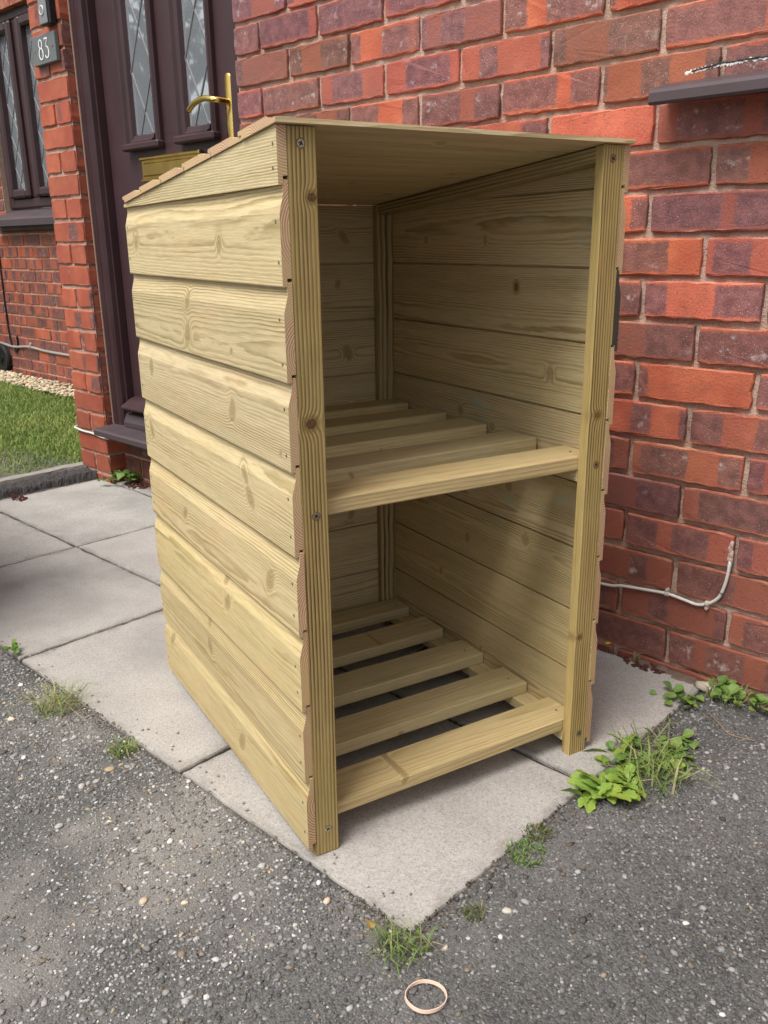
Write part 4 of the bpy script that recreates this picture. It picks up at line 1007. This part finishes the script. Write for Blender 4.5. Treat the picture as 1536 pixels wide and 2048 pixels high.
weed('dandelion', -.395, -.415, -.003, DL, 26, .35, .75, 'smaller dandelion rosette just behind the bright one', 'weed', (.0, .8), .010)
weed('broadleaf_weed', -.420, -.345, -.003, OL+DL[:1], 44, .5, 1.0, 'dark green leafy weed between the dandelion and the wall', 'weed', (-.1, .8), .024)
weed('broadleaf_weed', -.385, -.275, -.003, OL, 44, .5, 1.1, 'round leaved weed patch on the tarmac by the slab edge', 'weed', (-.1, .7), .020)
weed('broadleaf_weed', -.452, -.100, -.003, OL, 26, .5, 1.1, 'small green weed at the slab corner next to the wall', 'weed', (-.1, .7), .016)
weed('broadleaf_weed', -.395, -.035, -.003, OL, 26, .5, 1.1, 'leafy weed growing against the foot of the brick wall', 'weed', (.1, 1.0), .018, stalk=.02)
weed('broadleaf_weed', -.335, -.030, -.003, OL, 20, .5, 1.0, 'yellowish weed at the wall foot beside the broken mortar', 'weed', (.1, 1.0), .014, stalk=.02)
weed('broadleaf_weed', -2.66, .015, .0, OL, 30, .9, 1.9, 'straggling weed in the corner under the door sill', 'weed', (.0, .8), .03, stalk=.02)
weed('broadleaf_weed', -1.602, -.868, -.004, OL, 12, .4, .8, 'tiny green seedling in the slab joint', 'weed', (.1, .9), .006, stalk=.012)
def tuft(x, y, n_, R, h, label, cols=((.15, .26, .05), (.28, .34, .11)), dry=.12, lean=(.4, 1.6), wd=(.0012, .0024)):
    a = RNG.uniform(0, 6.283, n_); r = R*np.sqrt(RNG.random(n_)); px_, py_ = x+r*np.cos(a), y+r*np.sin(a); t = RNG.random((n_, 1))
    c = np.array(cols[0])*(1-t)+np.array(cols[1])*t; c[RNG.random(n_) < dry] = (.42, .36, .20)
    pz = np.maximum(ground_z(px_, py_), np.where(edge_d(px_, py_) < 0, 0, -1)); pz = np.where(px_ < -2.6, 0, pz)
    V, F, cc = blades(px_-x, py_-y, pz, RNG.uniform(.45, 1, n_)*h, RNG.uniform(*wd, n_), RNG.uniform(*lean, n_), c)
    o = link('grass_tuft', npmesh('grass_tuft', V, F, cc), GRASS); o.location = (x, y, 0); tag(o, label, 'grass tuft'); return o
tuft(-.440, -.898, 130, .032, .036, 'green grass tuft at the front corner of the slabs')
tuft(-1.315, -.905, 150, .042, .055, 'straggly grass tuft with dry blades beside the slabs', dry=.35, lean=(.9, 2.2))
tuft(-1.09, -.902, 90, .022, .030, 'small grass tuft at the slab edge by the log store')
tuft(-.425, -.650, 150, .028, .014, 'mossy green tuft along the right slab edge', ((.10, .22, .03), (.18, .29, .06)), .04)
tuft(-.44, -.60, 110, .022, .012, 'thin moss patch in the gap beside the slab', ((.07, .13, .02), (.16, .18, .05)), .15)
tuft(-.41, -.79, 60, .016, .014, 'tiny moss tuft near the largest oval pebble', ((.09, .14, .02), (.16, .18, .05)), .1)
tuft(-.375, -.36, 90, .05, .065, 'long grass blades sprouting among the weeds', lean=(.9, 2.0), wd=(.002, .0042))
tuft(-.42, -.30, 90, .05, .055, 'wispy grass behind the dandelions', lean=(.6, 1.8), dry=.3)
tuft(-.40, -.03, 70, .04, .055, 'wispy stalks at the wall foot', dry=.4, lean=(.3, 1.2))
tuft(-.595, -.006, 24, .010, .036, 'few dry stalks in the crack by the wall', ((.3, .27, .12), (.42, .36, .2)), .3, (.1, .8))
# soil and grit gathered along the slab edges, in the joints and round the weeds
def soil_line(n_, x0, y0, x1, y1, spread, r0, r1, z, c=(.075, .058, .045)):
    t_ = RNG.random(n_); px_ = x0+(x1-x0)*t_+RNG.normal(0, spread, n_); py_ = y0+(y1-y0)*t_+RNG.normal(0, spread, n_)
    k_ = RNG.random(n_) < np.clip(2.2*(vnoise(px_, py_, 9, 31)-.25), .06, 1); px_, py_ = px_[k_], py_[k_]; m_ = len(px_)
    if z > 0: k_ = edge_d(px_, py_) > -.005; px_, py_ = px_[k_], py_[k_]; m_ = len(px_)
    pz = np.where(edge_d(px_, py_) > 0, ground_z(px_, py_), z); r_ = RNG.uniform(r0, r1, m_); cc_ = np.array(c)*RNG.uniform(.5, 2.2, (m_, 1))
    return stones(px_, py_, pz+r_*.2, r_, cc_, .6, .3)
SL = [soil_line(3000, -.440, -.86, -.440, 0, .010, .0008, .0024, .0006), soil_line(2600, -2.1, -.882, -.46, -.882, .008, .0008, .0026, .0006, (.12, .105, .09)), soil_line(2600, -.41, -.50, -.40, -.22, .032, .0008, .0022, .0006),
      soil_line(1800, -.60, -.008, -.30, -.008, .012, .0008, .0026, .0006), soil_line(1500, -2.75, -.438, -.46, -.438, .0016, .0006, .0014, -.003), soil_line(1500, -2.85, -.004, -.46, -.006, .004, .0008, .002, .0006)]
for xj in (-.965, -1.567, -2.148): SL.append(soil_line(900, xj, -.86, xj, -.01, .0016, .0006, .0014, -.003))
SL.append(soil_line(1500, -2.79, -.85, -2.80, .0, .008, .0008, .0022, .0006))
off = 0; VV = []; FF = []; CC = []
for v_, f_, c_ in SL: VV.append(v_); FF.append(f_+off); CC.append(c_); off += len(v_)
tag(link('edge_soil', npmesh('edge_soil', np.concatenate(VV), np.concatenate(FF), np.concatenate(CC)), STONE), 'dark soil crumbs gathered along the slab edges and joints', 'soil', kind='stuff')
# fallen dry leaf next to the front tuft, dry moss, yellow flower, broken mortar
o = link('dry_leaf', leaf_mesh(.020, .008, False, .8, 77, 8), simple('dry_leaf_brown', (.42, .26, .10), .7, .3, .3, 80)); o.location = (-.488, -.905, .001); o.rotation_euler = (.5, -.3, 2.2); tag(o, 'curled brown dry leaf beside the front grass tuft', 'leaf')
def clump(name, x, y, R, n_, mat, label, cat, h=.008):
    mb = MB(); rr = random.Random(int(abs(x*991)))
    v0, f0 = ico()
    for i in range(n_):
        a = rr.uniform(0, 6.28); d_ = R*math.sqrt(rr.random()); s = rr.uniform(.0025, .006)
        mb.add(([(v[0]*s*(1+rr.gauss(0, .3)), v[1]*s*(1+rr.gauss(0, .3)), v[2]*s*.7) for v in v0], [list(f) for f in f0]), Matrix.Translation((d_*math.cos(a), d_*math.sin(a)*.45, rr.random()*h*(1-d_/R))))
    o = mb.build(name, mat, None, False, (x, y, .001)); tag(o, label, cat); return o
clump('moss_clump', -2.60, .03, .06, 90, MOSS, 'dark red dry moss clump under the door sill', 'moss')
clump('moss_clump', -.575, -.012, .045, 70, MOSS, 'dark moss at the wall foot near the dry stalks', 'moss', .006)
clump('moss_clump', -2.77, -.33, .05, 50, MOSS, 'dark moss growing along the tarred kerb', 'moss', .006)
fl = tag(empty('yellow_flower', (-.662, -.010, .0)), 'tiny yellow flower against the foot of the wall', 'flower')
part('stem', tube([(0, 0, 0), (.002, -.002, .012), (.003, -.003, .022)], .0007, 6), LEAF2, fl)
YEL = simple('yellow_petal', (.78, .50, .02), .6, .3, .1, 100)
for i in range(6):
    a = i*math.pi/3; o = link('petal', mesh('petal', [(0, 0, 0), (.004*math.cos(a-.4), .004*math.sin(a-.4), .002), (.0065*math.cos(a), .0065*math.sin(a), .0025), (.004*math.cos(a+.4), .004*math.sin(a+.4), .002)], [[0, 1, 2, 3]]), YEL, fl); o.location = (.003, -.003, .0225)
def chunk(x, y, z, sx_, sy_, sz_, mat, label):
    v0, f0 = ico(); rr = np.random.default_rng(5); V = v0*(1+rr.normal(0, .14, (12, 1)))*np.array([sx_, sy_, sz_])
    o = link('mortar_chunk', npmesh('mortar_chunk', V, f0), mat); o.location = (x, y, z); tag(o, label, 'rubble'); return o
chunk(-.43, -.022, .006, .042, .014, .014, PALE, 'broken pale lump of mortar at the wall foot')
# thin trailing stems
for (pts, lab) in (([(-.40, -.10, .0), (-.37, -.13, .006), (-.34, -.15, .003), (-.30, -.14, .002)], 'thin dry stem trailing over the tarmac'), ([(-2.70, .0, .0), (-2.715, -.005, .05), (-2.735, -.008, .10)], 'thin dark stem leaning on the brick pier')):
    o0 = Vector(pts[0]); o = link('twig', mesh('twig', *tube([Vector(p)-o0 for p in spline(pts, 5)], .0009, 5)), simple('stem_brown', (.30, .20, .12), .8, .2, .2, 50)); o.location = o0; tag(o, lab, 'stem')

# ================================================================== trees across the drive (seen mirrored in the glass)
def tree(x, y, h, seed, label):
    root = tag(empty('tree', (x, y, -.02)), label, 'tree', None); rr = random.Random(seed); tr = MB(); tips = []
    def limb(p, d, L, r, lev):
        pts = [p]; q = p.copy(); dd = d.copy()
        for i in range(4):
            dd = (dd+Vector((rr.gauss(0, .16), rr.gauss(0, .16), rr.gauss(.03, .1)))).normalized(); q = q+dd*L/4; pts.append(q.copy())
        tr.add(tube(pts, r, 6 if lev else 9, r*.55))
        if lev >= 3: tips.append(q); return
        for k in range(4 if lev else 6):
            t = rr.uniform(.45, 1.0); b = pts[min(4, int(t*4)+0)]
            a = rr.uniform(0, 6.28); nd = (dd*.7+Vector((math.cos(a), math.sin(a), rr.uniform(.0, .6)))*.75).normalized(); limb(b, nd, L*rr.uniform(.5, .72), r*.5, lev+1)
    limb(Vector((0, 0, 0)), Vector((0, 0, 1)), h*.36, h*.034, 0)
    tr.build('trunk', BARK, root)
    n_ = len(tips)*14; T = np.array([list(tips[i % len(tips)]) for i in range(n_)])+RNG.normal(0, .16, (n_, 3))
    D1 = RNG.normal(0, 1, (n_, 3)); D1 /= np.linalg.norm(D1, axis=1)[:, None]; D2 = np.cross(D1, RNG.normal(0, 1, (n_, 3))); D2 /= np.linalg.norm(D2, axis=1)[:, None]
    s = RNG.uniform(.03, .06, (n_, 1)); V = np.stack([T-D1*s, T+D2*s*.5, T+D1*s, T-D2*s*.5], 1).reshape(-1, 3); F = np.arange(n_*4).reshape(-1, 4)
    link('crown', npmesh('crown', V, F, np.tile([.06, .09, .03], (n_*4, 1))*RNG.uniform(.6, 1.4, (n_*4, 1))), GRASS, root); return root
tree(-9.5, -4.8, 6.8, 3, 'bare branched tree across the drive mirrored in the door glass')
tree(-14.0, -2.9, 7.5, 5, 'tall thin tree beyond the lawn mirrored in the window')

# ================================================================== unseen car added beside the view to shade the slabs and lower boards
CARO = Vector((-2.57, -.86, -.02))
car = tag(empty('added_shade_car', CARO), 'unseen dark grey hatchback added beside the slabs to shade them', 'car')
def loft(sections, cap=True):
    n_ = len(sections[0]); vs = [p for s_ in sections for p in s_]; fs = []
    for i in range(len(sections)-1):
        for j in range(n_): fs.append([i*n_+j, i*n_+(j+1) % n_, (i+1)*n_+(j+1) % n_, (i+1)*n_+j])
    fs += [list(range(n_))[::-1], [(len(sections)-1)*n_+j for j in range(n_)]]; return vs, fs
def csec(y, hw, z0, z1, tuck=.06, r=.07):
    q = [(-hw+tuck, z0), (-hw, z0+.18), (-hw, z0+(z1-z0)*.62), (-hw+.03, z1-r), (-hw+.03+r, z1), (0, z1+.015)]
    return [(x, y, z) for x, z in q]+[(-x, y, z) for x, z in q[-2::-1]]
part('body', loft([csec(0, .62, .34, .60), csec(-.06, .74, .24, .68), csec(-.25, .84, .2, .76), csec(-.95, .86, .2, .90), csec(-1.6, .87, .2, .93), csec(-3.2, .86, .2, .93), csec(-3.75, .82, .24, .92), csec(-3.9, .72, .36, .80)]), CARP, car, True)
def csec2(y, hw, z0, z1, tum):
    q = [(-hw, z0), (-hw+tum*.5, (z0+z1)/2), (-hw+tum, z1-.05), (-hw+tum+.08, z1), (0, z1+.015)]
    return [(x, y, z) for x, z in q]+[(-x, y, z) for x, z in q[-2::-1]]
part('cabin', loft([csec2(-.95, .76, .88, .915, .02), csec2(-1.62, .78, .88, 1.40, .16), csec2(-2.2, .79, .88, 1.46, .17), csec2(-3.1, .78, .88, 1.42, .17), csec2(-3.72, .74, .86, .95, .05)]), GLASS, car, True)
part('roof', loft([csec2(-1.60, .60, 1.40, 1.425, .02), csec2(-2.2, .605, 1.43, 1.485, .03), csec2(-3.12, .60, 1.40, 1.445, .02)]), CARP, car, True)
for sx_ in (-1, 1):
    for yy in (-.72, -3.18):
        wq = wheel_mesh(.30, .19).build('wheel', RUBBER, car); wq.location = (sx_*.77, yy, .30); wq.rotation_euler = (0, 0, math.pi/2)
        link('rim', mesh('rim', *tube([(0, -.07, 0), (0, .07, 0)], .195, 24)), STEEL, wq)
    part('headlight', cbox(sx_*.63-.12, sx_*.63+.12, -.12, -.015, .58, .68, .03), GREYP, car)
    part('tail_light', cbox(sx_*.70-.07, sx_*.70+.07, -3.90, -3.80, .68, .84, .02), RED, car)
    part('mirror', cbox(sx_*.93-.08, sx_*.93+.08, -1.28, -1.18, .93, 1.05, .04), CARP, car)
    part('door_pillar', tube([(sx_*.765, -1.95, .90), (sx_*.62, -2.0, 1.43)], .03, 6), CARP, car)
part('grille', cbox(-.38, .38, -.03, .012, .40, .52, .01), BLACKP, car)
